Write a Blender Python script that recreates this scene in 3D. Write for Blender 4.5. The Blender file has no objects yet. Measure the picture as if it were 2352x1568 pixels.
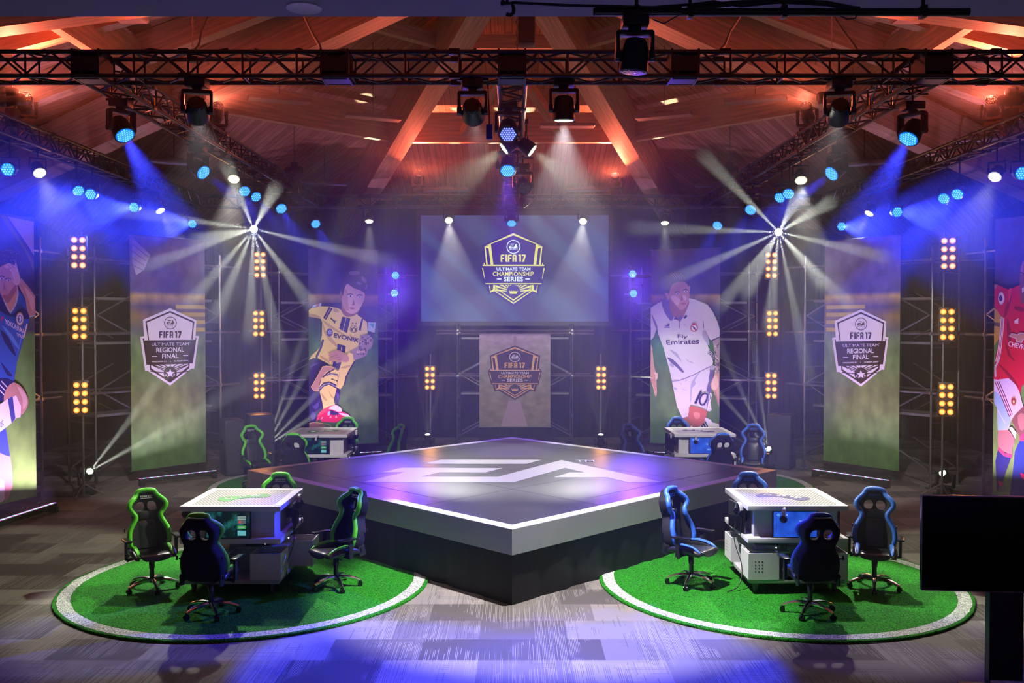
import bpy, bmesh, math, random
from mathutils import Vector, Matrix, Quaternion
from mathutils.geometry import tessellate_polygon
S = bpy.context.scene
COL = S.collection
PI = math.pi
def V(*a): return Vector(a)
# ------------------------------------------------------------------ camera, world, exposure
F, PITCH, CAMH = 2126.0, 0.0214, 3.315
cam = bpy.data.cameras.new('camera'); camo = bpy.data.objects.new('camera', cam); COL.objects.link(camo)
cam.sensor_width = 36.0; cam.lens = F / 2352 * 36; cam.clip_end = 200
camo.location = (0, 0, CAMH); camo.rotation_euler = (PI / 2 - PITCH, 0, 0)
S.camera = camo
w = bpy.data.worlds.new('world'); S.world = w; w.use_nodes = True
w.node_tree.nodes['Background'].inputs[0].default_value = (0.46, 0.34, 0.52, 1)
w.node_tree.nodes['Background'].inputs[1].default_value = 0.14
S.view_settings.view_transform = 'Standard'; S.view_settings.look = 'None'
S.view_settings.gamma = 1; S.view_settings.exposure = 0.12; S.view_settings.use_curve_mapping = False
S.cycles.use_denoising = True; S.cycles.adaptive_threshold = 0.02
S.cycles.max_bounces = 5; S.cycles.diffuse_bounces = 2; S.cycles.glossy_bounces = 3; S.cycles.transmission_bounces = 3
S.cycles.volume_bounces = 0; S.cycles.sample_clamp_indirect = 4.0
S.cycles.caustics_reflective = False; S.cycles.caustics_refractive = False
HAZE_DENSITY = 0.0115
# the show lamps in the roof whose light fills the room: (energy scale per colour)
E_BLUE, E_WHITE, E_RED, E_AMBER = 3000.0, 1000.0, 900.0, 5.0

def ray(px, py):
    x, v = (px - 1176) / F, (784 - py) / F
    c, s = math.cos(PITCH), math.sin(PITCH)
    return V(x, c + v * s, -s + v * c)
def P(px, py, d):
    r = ray(px, py); return V(0, 0, CAMH) + r * (d / r.y)
def on_z(px, py, z):
    r = ray(px, py); return V(0, 0, CAMH) + r * ((z - CAMH) / r.z)

# ------------------------------------------------------------------ materials
MATS = {}
def nodes(m): return m.node_tree.nodes, m.node_tree.links
def mat(name, col=(.5, .5, .5), rough=.5, metal=0., emit=None, es=0., spec=.5, coat=0., noise=0., nscale=40., bump=0., sample=True):
    if name in MATS: return MATS[name]
    m = bpy.data.materials.new(name); m.use_nodes = True; MATS[name] = m
    b = m.node_tree.nodes['Principled BSDF']
    b.inputs['Base Color'].default_value = (*col, 1); b.inputs['Roughness'].default_value = rough
    b.inputs['Metallic'].default_value = metal; b.inputs['Specular IOR Level'].default_value = spec
    b.inputs['Coat Weight'].default_value = coat
    if emit: b.inputs['Emission Color'].default_value = (*emit, 1); b.inputs['Emission Strength'].default_value = es
    n, l = nodes(m)
    if noise or bump:
        tc = n.new('ShaderNodeTexCoord'); nt = n.new('ShaderNodeTexNoise')
        nt.inputs['Scale'].default_value = nscale; nt.inputs['Detail'].default_value = 4
        l.new(tc.outputs['Object'], nt.inputs['Vector'])
        if noise:
            mr = n.new('ShaderNodeMapRange'); mr.inputs[1].default_value = .3; mr.inputs[2].default_value = .7
            mr.inputs[3].default_value = 1 - noise; mr.inputs[4].default_value = 1 + noise
            l.new(nt.outputs[0], mr.inputs[0])
            mx = n.new('ShaderNodeVectorMath'); mx.operation = 'SCALE'; mx.inputs[0].default_value = col
            l.new(mr.outputs[0], mx.inputs['Scale']); l.new(mx.outputs[0], b.inputs['Base Color'])
        if bump:
            bp = n.new('ShaderNodeBump'); bp.inputs['Strength'].default_value = bump; bp.inputs['Distance'].default_value = .01
            l.new(nt.outputs[0], bp.inputs['Height']); l.new(bp.outputs[0], b.inputs['Normal'])
    if not sample: m.cycles.emission_sampling = 'NONE'
    return m
BLACK = mat('black powder coat', (.012, .012, .014), .45, noise=.3)
BLACKG = mat('black gloss plastic', (.01, .01, .012), .2)
ALU = mat('dark anodised truss tube', (.05, .05, .055), .3, .6, noise=.15, nscale=8)
STEEL = mat('galvanised scaffold tube', (.2, .2, .215), .36, .85, noise=.25, nscale=6)
CHROME = mat('chrome', (.85, .85, .88), .16, 1.0)
WHITE = mat('white laminate', (.62, .62, .64), .4, noise=.03, nscale=5)
GREYW = mat('grey laminate', (.4, .4, .42), .42)

# ------------------------------------------------------------------ mesh building
class MB:
    def __init__(s): s.v = []; s.f = []; s.m = []; s.mi = 0
    def add(s, vs, fs, mi=None):
        b = len(s.v); s.v += [tuple(x) for x in vs]; s.f += [tuple(i + b for i in f) for f in fs]
        s.m += [s.mi if mi is None else mi] * len(fs); return s
    def box(s, c, d, rot=None, bevel=0., mi=None):
        x, y, z = d[0] / 2, d[1] / 2, d[2] / 2
        if bevel:
            bm = bmesh.new(); bmesh.ops.create_cube(bm, size=1)
            for v in bm.verts: v.co = V(v.co.x * d[0], v.co.y * d[1], v.co.z * d[2])
            bmesh.ops.bevel(bm, geom=bm.edges[:], offset=min(bevel, min(d) * .45), segments=2, affect='EDGES', profile=.6)
            vs = [v.co.copy() for v in bm.verts]; bm.verts.index_update()
            fs = [[v.index for v in f.verts] for f in bm.faces]; bm.free()
        else:
            vs = [V(a, b, e) for a in (-x, x) for b in (-y, y) for e in (-z, z)]
            fs = [(0, 1, 3, 2), (4, 6, 7, 5), (0, 4, 5, 1), (2, 3, 7, 6), (0, 2, 6, 4), (1, 5, 7, 3)]
        c = Vector(c)
        if rot is not None: vs = [rot @ v for v in vs]
        return s.add([v + c for v in vs], fs, mi)
    def tube(s, pts, r, n=8, closed=False, mi=None, flat=1., cap=True, up=None):
        pts = [Vector(p) for p in pts]; N = len(pts); rs = r if isinstance(r, (list, tuple)) else [r] * N
        rings = []; prev = None
        for i, p in enumerate(pts):
            a = pts[i - 1] if (i > 0 or closed) else p; b = pts[(i + 1) % N] if (i < N - 1 or closed) else p
            t = (b - a).normalized()
            if prev is None:
                u = Vector(up) if up else (V(0, 0, 1) if abs(t.z) < .9 else V(1, 0, 0))
                nn = (u - t * u.dot(t)).normalized()
            else:
                nn = (prev - t * prev.dot(t)).normalized()
            prev = nn; bb = t.cross(nn)
            rings.append([p + (nn * math.cos(k * 2 * PI / n) + bb * math.sin(k * 2 * PI / n) * flat) * rs[i] for k in range(n)])
        vs = [v for rg in rings for v in rg]; fs = []
        for i in range(N if closed else N - 1):
            j = (i + 1) % N
            fs += [(i * n + k, i * n + (k + 1) % n, j * n + (k + 1) % n, j * n + k) for k in range(n)]
        if cap and not closed: fs += [tuple(range(n))[::-1], tuple((N - 1) * n + k for k in range(n))]
        return s.add(vs, fs, mi)
    def cyl(s, a, b, r, n=12, r2=None, mi=None): return s.tube([a, b], [r, r if r2 is None else r2], n, mi=mi)
    def lathe(s, prof, M=None, n=20, mi=None):
        vs = []; fs = []
        for (r, z) in prof: vs += [V(r * math.cos(k * 2 * PI / n), r * math.sin(k * 2 * PI / n), z) for k in range(n)]
        for i in range(len(prof) - 1):
            fs += [(i * n + k, i * n + (k + 1) % n, (i + 1) * n + (k + 1) % n, (i + 1) * n + k) for k in range(n)]
        fs += [tuple(range(n))[::-1], tuple((len(prof) - 1) * n + k for k in range(n))]
        if M is not None: vs = [M @ v for v in vs]
        return s.add(vs, fs, mi)
    def prism(s, poly, z0, z1, M=None, mi=None):
        n = len(poly); vs = [V(p[0], p[1], z0) for p in poly] + [V(p[0], p[1], z1) for p in poly]
        fs = [(i, (i + 1) % n, n + (i + 1) % n, n + i) for i in range(n)]
        tr = tessellate_polygon([[V(p[0], p[1], 0) for p in poly]])
        fs += [tuple(t)[::-1] for t in tr] + [tuple(n + k for k in t) for t in tr]
        if M is not None: vs = [M @ v for v in vs]
        return s.add(vs, fs, mi)
    def build(s, name, mats, parent=None, loc=None, ang=35, flat=False):
        me = bpy.data.meshes.new(name); me.from_pydata(s.v, [], s.f)
        mats = mats if isinstance(mats, (list, tuple)) else [mats]
        for m in mats: me.materials.append(m)
        me.polygons.foreach_set('material_index', s.m)
        if not flat:
            bm = bmesh.new(); bm.from_mesh(me); bmesh.ops.recalc_face_normals(bm, faces=bm.faces); bm.to_mesh(me); bm.free()
            me.polygons.foreach_set('use_smooth', [True] * len(me.polygons)); me.set_sharp_from_angle(angle=math.radians(ang))
        me.update()
        o = bpy.data.objects.new(name, me); COL.objects.link(o)
        if parent: o.parent = parent
        if loc is not None: o.location = loc
        return o
def aim(d, up=(0, 0, 1)):
    z = Vector(d).normalized(); u = Vector(up)
    if abs(z.dot(u)) > .98: u = V(0, 1, 0)
    x = u.cross(z).normalized(); y = z.cross(x)
    return Matrix((x, y, z)).transposed()          # local +Z along d
def Mx(loc, R): return Matrix.Translation(loc) @ R.to_4x4()
def tag(o, label, cat, group=None, kind=None):
    o['label'] = label; o['category'] = cat
    if group: o['group'] = group
    if kind: o['kind'] = kind
    return o
def thing(name, label, cat, loc=(0, 0, 0), rz=0., group=None):
    o = bpy.data.objects.new(name, None); COL.objects.link(o); o.location = loc; o.rotation_euler = (0, 0, rz)
    o.empty_display_size = .1
    return tag(o, label, cat, group)
def copy_tree(o, parent=None):
    c = o.copy(); COL.objects.link(c)
    if parent: c.parent = parent
    for ch in list(o.children): copy_tree(ch, c)
    return c
def struct(o): o['kind'] = 'structure'; return o
def bake(o, mods):
    for t, kw in mods:
        md = o.modifiers.new(t, t)
        for k, v in kw.items(): setattr(md, k, v)
    dg = bpy.context.evaluated_depsgraph_get(); dg.update()
    me = bpy.data.meshes.new_from_object(o.evaluated_get(dg)); old = o.data
    o.modifiers.clear(); o.data = me; me.name = old.name; bpy.data.meshes.remove(old); return o
def spot(parent, loc, target, col, energy, deg, blend=.3, size=.06):
    l = bpy.data.lights.new('beam', 'SPOT'); o = bpy.data.objects.new('beam', l); COL.objects.link(o)
    o.location = loc; d = Vector(target) - Vector(loc); o.rotation_euler = d.to_track_quat('-Z', 'Y').to_euler()
    l.color = col; l.energy = energy; l.spot_size = math.radians(deg); l.spot_blend = blend; l.shadow_soft_size = size
    if parent:
        o.parent = parent; bpy.context.view_layer.update(); o.matrix_parent_inverse = parent.matrix_world.inverted()
    return o
TXT = {}
def text2d(body, bold=.0):
    """outline text as triangles normalised to its own bounding box: (points, tris, aspect)"""
    k = (body, bold)
    if k in TXT: return TXT[k]
    cu = bpy.data.curves.new('t', 'FONT'); cu.body = body; cu.offset = bold; cu.resolution_u = 3; cu.fill_mode = 'FRONT'
    o = bpy.data.objects.new('t', cu); COL.objects.link(o)
    dg = bpy.context.evaluated_depsgraph_get(); dg.update()
    me = bpy.data.meshes.new_from_object(o.evaluated_get(dg))
    pts = [v.co.xy.copy() for v in me.vertices]; fs = [tuple(p.vertices) for p in me.polygons]
    bpy.data.objects.remove(o); bpy.data.curves.remove(cu); bpy.data.meshes.remove(me)
    x0, x1 = min(p.x for p in pts), max(p.x for p in pts); y0, y1 = min(p.y for p in pts), max(p.y for p in pts)
    TXT[k] = ([((p.x - x0) / (x1 - x0), (p.y - y0) / (y1 - y0)) for p in pts], fs, (x1 - x0) / (y1 - y0)); return TXT[k]
def smooth(pts, n=4, closed=True):
    N = len(pts); out = []
    for i in range(N):
        p0, p1, p2, p3 = pts[i - 1], pts[i], pts[(i + 1) % N], pts[(i + 2) % N]
        for k in range(n):
            t = k / n
            out.append(tuple(.5 * (2 * b + (c - a) * t + (2 * a - 5 * b + 4 * c - d) * t * t + (3 * b - a - 3 * c + d) * t ** 3) for a, b, c, d in zip(p0, p1, p2, p3)))
    return out
# ------------------------------------------------------------------ the room
def carpet():
    m = mat('patchwork carpet tile', (.2, .19, .18), .95, spec=.1); n, l = nodes(m); b = n['Principled BSDF']
    tc = n.new('ShaderNodeTexCoord')
    br = n.new('ShaderNodeTexBrick'); br.offset = .37; br.inputs['Scale'].default_value = 1
    br.inputs['Brick Width'].default_value = .92; br.inputs['Row Height'].default_value = .6; br.inputs['Mortar Size'].default_value = 0.0
    br.inputs['Color1'].default_value = (.06, .053, .05, 1); br.inputs['Color2'].default_value = (.21, .19, .18, 1)
    l.new(tc.outputs['Object'], br.inputs['Vector'])
    def lines(sx, sy, lo, hi, mode):
        mp = n.new('ShaderNodeMapping'); mp.inputs['Scale'].default_value = (sx, sy, 1); l.new(tc.outputs['Object'], mp.inputs[0])
        nz = n.new('ShaderNodeTexNoise'); nz.inputs['Scale'].default_value = 1; nz.inputs['Detail'].default_value = 1; l.new(mp.outputs[0], nz.inputs['Vector'])
        r = n.new('ShaderNodeMapRange'); r.inputs[1].default_value = lo; r.inputs[2].default_value = hi; l.new(nz.outputs[0], r.inputs[0]); return r.outputs[0]
    def mth(op, a, bb):
        k = n.new('ShaderNodeMath'); k.operation = op
        for i, q in enumerate((a, bb)):
            if isinstance(q, (int, float)): k.inputs[i].default_value = q
            else: l.new(q, k.inputs[i])
        return k.outputs[0]
    def mix(f, a, c):
        k = n.new('ShaderNodeMix'); k.data_type = 'RGBA'; l.new(f, k.inputs[0])
        l.new(a, k.inputs[6])
        if isinstance(c, tuple): k.inputs[7].default_value = (*c, 1)
        else: l.new(c, k.inputs[7])
        return k.outputs[2]
    def strokes(sx, sy, thick, keep, swap=False):
        """random short parallel strokes: columns SX per metre, pieces SY per metre"""
        sp = n.new('ShaderNodeSeparateXYZ'); l.new(tc.outputs['Object'], sp.inputs[0])
        ax, ay = (sp.outputs[1], sp.outputs[0]) if swap else (sp.outputs[0], sp.outputs[1])
        xs = mth('MULTIPLY', ax, sx); col = mth('FLOOR', xs, 0)
        w1 = n.new('ShaderNodeTexWhiteNoise'); w1.noise_dimensions = '1D'; l.new(col, w1.inputs['W'])
        seg = mth('FLOOR', mth('ADD', mth('MULTIPLY', ay, sy), mth('MULTIPLY', w1.outputs[0], 9)), 0)
        cb = n.new('ShaderNodeCombineXYZ'); l.new(col, cb.inputs[0]); l.new(seg, cb.inputs[1])
        w2 = n.new('ShaderNodeTexWhiteNoise'); w2.noise_dimensions = '2D'; l.new(cb.outputs[0], w2.inputs['Vector'])
        return mth('MULTIPLY', mth('LESS_THAN', mth('FRACT', xs, 0), thick), mth('LESS_THAN', w2.outputs[0], keep))
    fine = mth('MULTIPLY', strokes(62, 1.25, .36, .6), lines(1.5, 1.5, .46, .52, 0))
    darkl = mth('MULTIPLY', strokes(55, 1.4, .36, .5), lines(1.25, 1.35, .5, .55, 0))
    cross = mth('MULTIPLY', strokes(20, 1.8, .2, .4, True), lines(1.9, 1.7, .52, .56, 0)); crossv = mth('MULTIPLY', strokes(17, 2.2, .2, .4), lines(1.9, 1.7, .52, .56, 0))
    c = mix(mth('MULTIPLY', fine, .55), br.outputs['Color'], (.29, .27, .26))
    c = mix(mth('MULTIPLY', darkl, .6), c, (.05, .05, .055))
    c = mix(mth('MULTIPLY', mth('MAXIMUM', cross, crossv), .5), c, (.06, .06, .07))
    l.new(c, b.inputs['Base Color']); return m
def wood(name, c1, c2, board, rough=.55):
    """planks: object UV x across the boards, y along them"""
    m = mat(name, c1, rough); n, l = nodes(m); b = n['Principled BSDF']
    uv = n.new('ShaderNodeUVMap'); uv.uv_map = 'UVMap'
    br = n.new('ShaderNodeTexBrick'); br.inputs['Scale'].default_value = 1; br.inputs['Row Height'].default_value = board; br.inputs['Brick Width'].default_value = 3.7
    br.inputs['Mortar Size'].default_value = .006 if board < 1 else 0; br.inputs['Mortar'].default_value = (*[k * .35 for k in c1], 1); br.inputs['Bias'].default_value = 0
    br.inputs['Color1'].default_value = (*c1, 1); br.inputs['Color2'].default_value = (*c2, 1)
    sw = n.new('ShaderNodeMapping'); sw.inputs['Rotation'].default_value = (0, 0, PI / 2)
    l.new(uv.outputs[0], sw.inputs[0]); l.new(sw.outputs[0], br.inputs['Vector'])
    mp = n.new('ShaderNodeMapping'); mp.inputs['Scale'].default_value = (22, 1.2, 1); l.new(uv.outputs[0], mp.inputs[0])
    nz = n.new('ShaderNodeTexNoise'); nz.inputs['Scale'].default_value = 1; nz.inputs['Detail'].default_value = 5; l.new(mp.outputs[0], nz.inputs['Vector'])
    mr = n.new('ShaderNodeMapRange'); mr.inputs[1].default_value = .3; mr.inputs[2].default_value = .7; mr.inputs[3].default_value = .72; mr.inputs[4].default_value = 1.25; l.new(nz.outputs[0], mr.inputs[0])
    vo = n.new('ShaderNodeTexVoronoi'); vo.inputs['Scale'].default_value = 2.2; l.new(uv.outputs[0], vo.inputs['Vector'])
    kn = n.new('ShaderNodeMapRange'); kn.inputs[1].default_value = .04; kn.inputs[2].default_value = .1; kn.inputs[3].default_value = .45; l.new(vo.outputs['Distance'], kn.inputs[0])
    mu = n.new('ShaderNodeMath'); mu.operation = 'MULTIPLY'; l.new(mr.outputs[0], mu.inputs[0]); l.new(kn.outputs[0], mu.inputs[1])
    sc = n.new('ShaderNodeVectorMath'); sc.operation = 'SCALE'; l.new(br.outputs['Color'], sc.inputs[0]); l.new(mu.outputs[0], sc.inputs['Scale'])
    l.new(sc.outputs[0], b.inputs['Base Color']); return m
DECKW = wood('cedar roof boards', (.34, .15, .075), (.5, .25, .13), .14)
BEAMW = wood('glued laminated timber', (.6, .36, .2), (.68, .43, .26), 1.5)
def uv_faces(o, fn):
    me = o.data; uv = me.uv_layers.new(name='UVMap')
    for p in me.polygons:
        for li in p.loop_indices: uv.data[li].uv = fn(p, me.vertices[me.loops[li].vertex_index].co)
YC = 15.04                       # plan centre of the stage, the tower ring and the roof
APEX = V(0, YC, 10.25)
fl = MB().box((0, 13, -.1), (30, 34, .2)).build('floor', carpet()); struct(fl)
def drape():
    m = mat('black masking drape', (.005, .0045, .006), .9, spec=.15); n, l = nodes(m)
    tc = n.new('ShaderNodeTexCoord'); wv = n.new('ShaderNodeTexNoise'); mp = n.new('ShaderNodeMapping'); mp.inputs['Scale'].default_value = (5, 5, .1)
    l.new(tc.outputs['Object'], mp.inputs[0]); l.new(mp.outputs[0], wv.inputs['Vector']); wv.inputs['Scale'].default_value = 1
    bp = n.new('ShaderNodeBump'); bp.inputs['Strength'].default_value = .8; bp.inputs['Distance'].default_value = .1
    l.new(wv.outputs[0], bp.inputs['Height']); l.new(bp.outputs[0], n['Principled BSDF'].inputs['Normal']); return m
DRAPE = drape()
struct(MB().box((0, 26.6, 4.5), (24.4, .2, 9)).build('wall_back', DRAPE))
struct(MB().box((-12.1, 13, 4.5), (.2, 27, 9)).build('wall_left', DRAPE))
struct(MB().box((12.1, 13, 4.5), (.2, 27, 9)).build('wall_right', DRAPE))
# roof: eight boarded slopes of a pyramid
def roof_z(R, az=0.): return APEX.z - .28 * R
def roof_at(x, y):
    az = math.degrees(math.atan2(x, y - YC)); off = (az % 45) - 22.5 + 22.5; off = ((az + 22.5) % 45) - 22.5
    off = abs(az) % 45; off = off - 22.5; c = math.cos(math.radians(22.5 - abs(off)))
    return APEX.z - .28 * math.hypot(x, y - YC) * c / math.cos(math.radians(22.5)) - .004
mb = MB(); RO = 17.0
cor = [V(RO * math.sin(math.radians(22.5 + 45 * k)), YC + RO * math.cos(math.radians(22.5 + 45 * k)), roof_z(RO)) for k in range(8)]
for k in range(8):
    a, b = cor[k], cor[(k + 1) % 8]; mb.add([APEX, a, b, APEX + V(0, 0, .2), a + V(0, 0, .2), b + V(0, 0, .2)], [(0, 1, 2), (3, 5, 4), (1, 4, 5, 2)])
rf = mb.build('ceiling', DECKW, flat=True)
def _ruv(p, co):
    az = math.atan2(p.center.x, p.center.y - YC); d = V(math.sin(az), math.cos(az)); e = V(d.y, -d.x); q = V(co.x, co.y - YC)
    return (q.dot(e), q.dot(d))
uv_faces(rf, _ruv); struct(rf)
def beam(name, a, b, w, h, m=BEAMW):
    """timber from a to b, hung below the line a-b"""
    a, b = Vector(a), Vector(b); t = (b - a).normalized(); s = t.cross(V(0, 0, 1)).normalized() * (w / 2); dn = V(0, 0, -h)
    vs = [a - s, a + s, a + s + dn, a - s + dn, b - s, b + s, b + s + dn, b - s + dn]
    o = MB().add(vs, [(0, 1, 2, 3), (4, 7, 6, 5), (0, 4, 5, 1), (1, 5, 6, 2), (2, 6, 7, 3), (3, 7, 4, 0)]).build(name, m, flat=True)
    L = (b - a).length
    def f(p, co):
        y = (co - a).dot(t); q = co - a - t * y
        return (q.z if abs(p.normal.z) < .7 else q.dot(s.normalized()), y)
    uv_faces(o, f); return struct(o)
tn = 0
def rad(az, R, z): return V(R * math.sin(math.radians(az)), YC + R * math.cos(math.radians(az)), z)
def bz(R): return 9.1 - .272 * R          # underside of the main timbers
for az in (22.5, 67.5, 112.5, -22.5, -67.5, -112.5):
    tn += 1; beam('trim_%d' % tn, rad(az, .6, bz(.6) + .92), rad(az, 12.5, bz(12.5) + .92), .44, .92)
for az in (80, -80, 96, -96):
    tn += 1; beam('trim_%d' % tn, rad(az, 1.2, roof_at(*rad(az, 1.2, 0).xy) - .02), rad(az, 13., roof_at(*rad(az, 13., 0).xy) - .02), .24, .5)
for R, zt, h, azs in ((7.0, 8.13, .68, (-22.5, 22.5, 67.5, 112.5, -67.5, -112.5)), (3.5, 8.92, .27, (-22.5, 22.5, 67.5, 112.5, -67.5, -112.5))):
    azs = sorted(azs)
    for a0, a1 in zip(azs, azs[1:]):
        tn += 1; beam('trim_%d' % tn, rad(a0, R, zt), rad(a1, R, zt), .16, h)
for sx in (-1, 1):               # knee braces under the inner ring, seen above the centre of the rig
    tn += 1; beam('trim_%d' % tn, V(sx * .1, 19.6, 8.75), V(sx * 1.1, 21.3, 7.75), .2, .2)
# soffit of the balcony the picture is taken from
SOF = 5.16
sm = mat('painted plaster soffit', (.5, .47, .5), .8, noise=.03, nscale=2)
struct(MB().box((0, 2.3, SOF + .2), (24, 6.68, .4)).build('trim_%d' % (tn + 1), sm))
# ------------------------------------------------------------------ stage
ST = 4.31; SH = .898
stg = thing('stage', 'square diamond-turned stage with dark deck, white border and black skirt', 'stage', (0, YC, 0))
def dia(r): return [(0, -r), (r, 0), (0, r), (-r, 0)]
dk = mat('satin black stage vinyl', (.03, .03, .036), .3, noise=.25, nscale=1.5)
def ring(r0, r1, z0, z1):
    mb = MB(); A, B = dia(r0), dia(r1)
    for i in range(4):
        j = (i + 1) % 4; q = [A[i], B[i], B[j], A[j]]; mb.prism(q, z0, z1)
    return mb
fas = mat('satin silver fascia', (.5, .5, .5), .42, .35, noise=.04, nscale=2)
wht = mat('white gaffer vinyl', (.75, .75, .78), .38)
MB().prism(dia(ST - .235), SH - .1, SH).build('deck', dk, stg)
ring(ST - .235, ST, SH - .1, SH + .002).build('border', wht, stg)
ring(ST - .03, ST + .004, SH - .305, SH - .004).build('fascia', fas, stg)
# skirt: gently rippled cloth
mb = MB(); N = 70; sk = []
for i in range(4):
    a, b = V(*dia(ST - .03)[i], 0), V(*dia(ST - .03)[(i + 1) % 4], 0); nn = (a + b).normalized()
    for k in range(N):
        t = k / N; q = a.lerp(b, t); e = min(t, 1 - t) * 6; e = min(1, e)
        sk.append((q, nn * (.012 * math.sin(t * 57 + i) + .008 * math.sin(t * 131)) * e))
M_ = len(sk); zs = (0.0, .12, .3, .45, SH - .3)
vs = [q + o * (1.4 - k * .3) + V(0, 0, z) for k, z in enumerate(zs) for q, o in sk]
mb.add(vs, [(k * M_ + i, k * M_ + (i + 1) % M_, (k + 1) * M_ + (i + 1) % M_, (k + 1) * M_ + i) for k in range(len(zs) - 1) for i in range(M_)])
mb.build('skirt', mat('black stage skirt cloth', (.014, .014, .016), .6, spec=.35, bump=.2, nscale=60), stg, ang=60)
# seams between deck panels
mb = MB()
for k in (-2, -1, 0, 1, 2):
    r = (ST - .25) / math.sqrt(2); c = k * 1.22
    if k in (-2, 0, 1):
        mb.box((0, 0, 0), (.006, 2 * r, .001)) if False else None
    for o in (0, 1):
        a = V(c, -r * (1 if k % 2 else .35), 0); b = V(c, r * (.25 if k % 2 else 1), 0)
        if o: a, b = V(a.y, a.x, 0), V(b.y, b.x, 0)
        R = Matrix.Rotation(PI / 4, 3, 'Z'); a, b = R @ a, R @ b
        d = (b - a).normalized(); s = V(-d.y, d.x, 0) * .005
        mb.add([q + V(0, 0, SH + .0012) for q in (a - s, a + s, b + s, b - s)], [(0, 1, 2, 3)])
mb.build('seam', mat('deck seam', (.004, .004, .005), .8), stg, flat=True)
def zc(o, sc): return lambda pts: [(o[0] + x / sc, o[1] + y / sc) for x, y in pts]
L1, L2 = zc((820, 1040), 6.533), zc((1170, 1040), 6.533)
def flat_on_stage(px, z):
    q = [on_z(x, y, SH) for x, y in px]; return [(p.x, p.y - YC) for p in q]
lg = MB()
for poly in (L1([(980, 163), (1260, 102)]) + L2([(490, 104), (255, 165)]),
             L1([(85, 438), (710, 291), (365, 292), (670, 222), (2185, 228), (1930, 294), (1240, 292), (960, 357), (2110, 358)]) + L2([(0, 312), (780, 106), (2305, 440), (1785, 442), (1470, 367), (662, 366), (905, 293), (1140, 293), (835, 225), (78, 438)])):
    lg.prism(flat_on_stage(poly, SH), SH, SH + .0025)
lg.build('logo', wht, stg)
tmk = MB(); pts, fs, asp = text2d('TM', .01)
q = flat_on_stage(L2([(1000, 135), (1285, 135), (1285, 104), (1000, 104)]), SH)
tmk.add([(q[0][0] + (q[1][0] - q[0][0]) * x, q[0][1] + (q[3][1] - q[0][1]) * y, SH + .002) for x, y in pts], fs)
tmk.build('trademark', wht, stg, flat=True)
# ------------------------------------------------------------------ round turf rugs
def turf(name, c1, c2):
    m = mat(name, c1, .9, spec=.25); n, l = nodes(m); b = n['Principled BSDF']
    tc = n.new('ShaderNodeTexCoord'); nz = n.new('ShaderNodeTexNoise'); nz.inputs['Scale'].default_value = 75; nz.inputs['Detail'].default_value = 3
    l.new(tc.outputs['Object'], nz.inputs['Vector']); cr = n.new('ShaderNodeValToRGB'); l.new(nz.outputs[0], cr.inputs[0])
    cr.color_ramp.elements[0].position = .36; cr.color_ramp.elements[0].color = (*[k * .35 for k in c1], 1)
    cr.color_ramp.elements[1].position = .66; cr.color_ramp.elements[1].color = (*c2, 1)
    l.new(cr.outputs[0], b.inputs['Base Color'])
    bp = n.new('ShaderNodeBump'); bp.inputs['Strength'].default_value = 1; bp.inputs['Distance'].default_value = .03
    l.new(nz.outputs[0], bp.inputs['Height']); l.new(bp.outputs[0], b.inputs['Normal']); return m
TG = turf('artificial turf', (.006, .15, .003), (.025, .4, .012)); TW = turf('white turf line', (.5, .55, .52), (.85, .9, .86))
RUGR = 2.25
def rug(x, y, label):
    r = thing('turf_rug', label, 'rug', (x, y, 0), 0, 'round turf rugs under the gaming desks'); random.seed(x * 7 + y)
    n = 160
    def rg(mb, prof):
        vs = []
        for (rr, z) in prof:
            for k in range(n):
                j = random.uniform(-.006, .006) if z > .01 else 0
                vs.append(V((rr + j) * math.cos(k * 2 * PI / n), (rr + j) * math.sin(k * 2 * PI / n), z + j * .5))
        mb.add(vs, [(i * n + k, i * n + (k + 1) % n, (i + 1) * n + (k + 1) % n, (i + 1) * n + k) for i in range(len(prof) - 1) for k in range(n)])
        return mb
    mb = rg(MB(), [(RUGR + .01, 0.002), (RUGR + .012, .022), (RUGR, .03), (RUGR - .03, .032)]); mb.mi = 0
    a = rg(MB(), [(RUGR - .18, .0315), (RUGR - .6, .033), (.02, .033)]); mb.add(a.v, a.f); mb.build('turf', TG, r, ang=80)
    rg(MB(), [(RUGR - .03, .032), (RUGR - .1, .036), (RUGR - .18, .0315)]).build('border_line', TW, r, ang=80)
    return r
rug(-3.33, 11.72, 'round green turf rug under the green chairs in front of the stage')
rug(3.38, 11.72, 'round green turf rug under the blue chairs in front of the stage')
rug(-3.83, 18.7, 'round green turf rug under the green chairs behind the stage')
rug(3.8, 18.76, 'round green turf rug under the blue chairs behind the stage')
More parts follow.
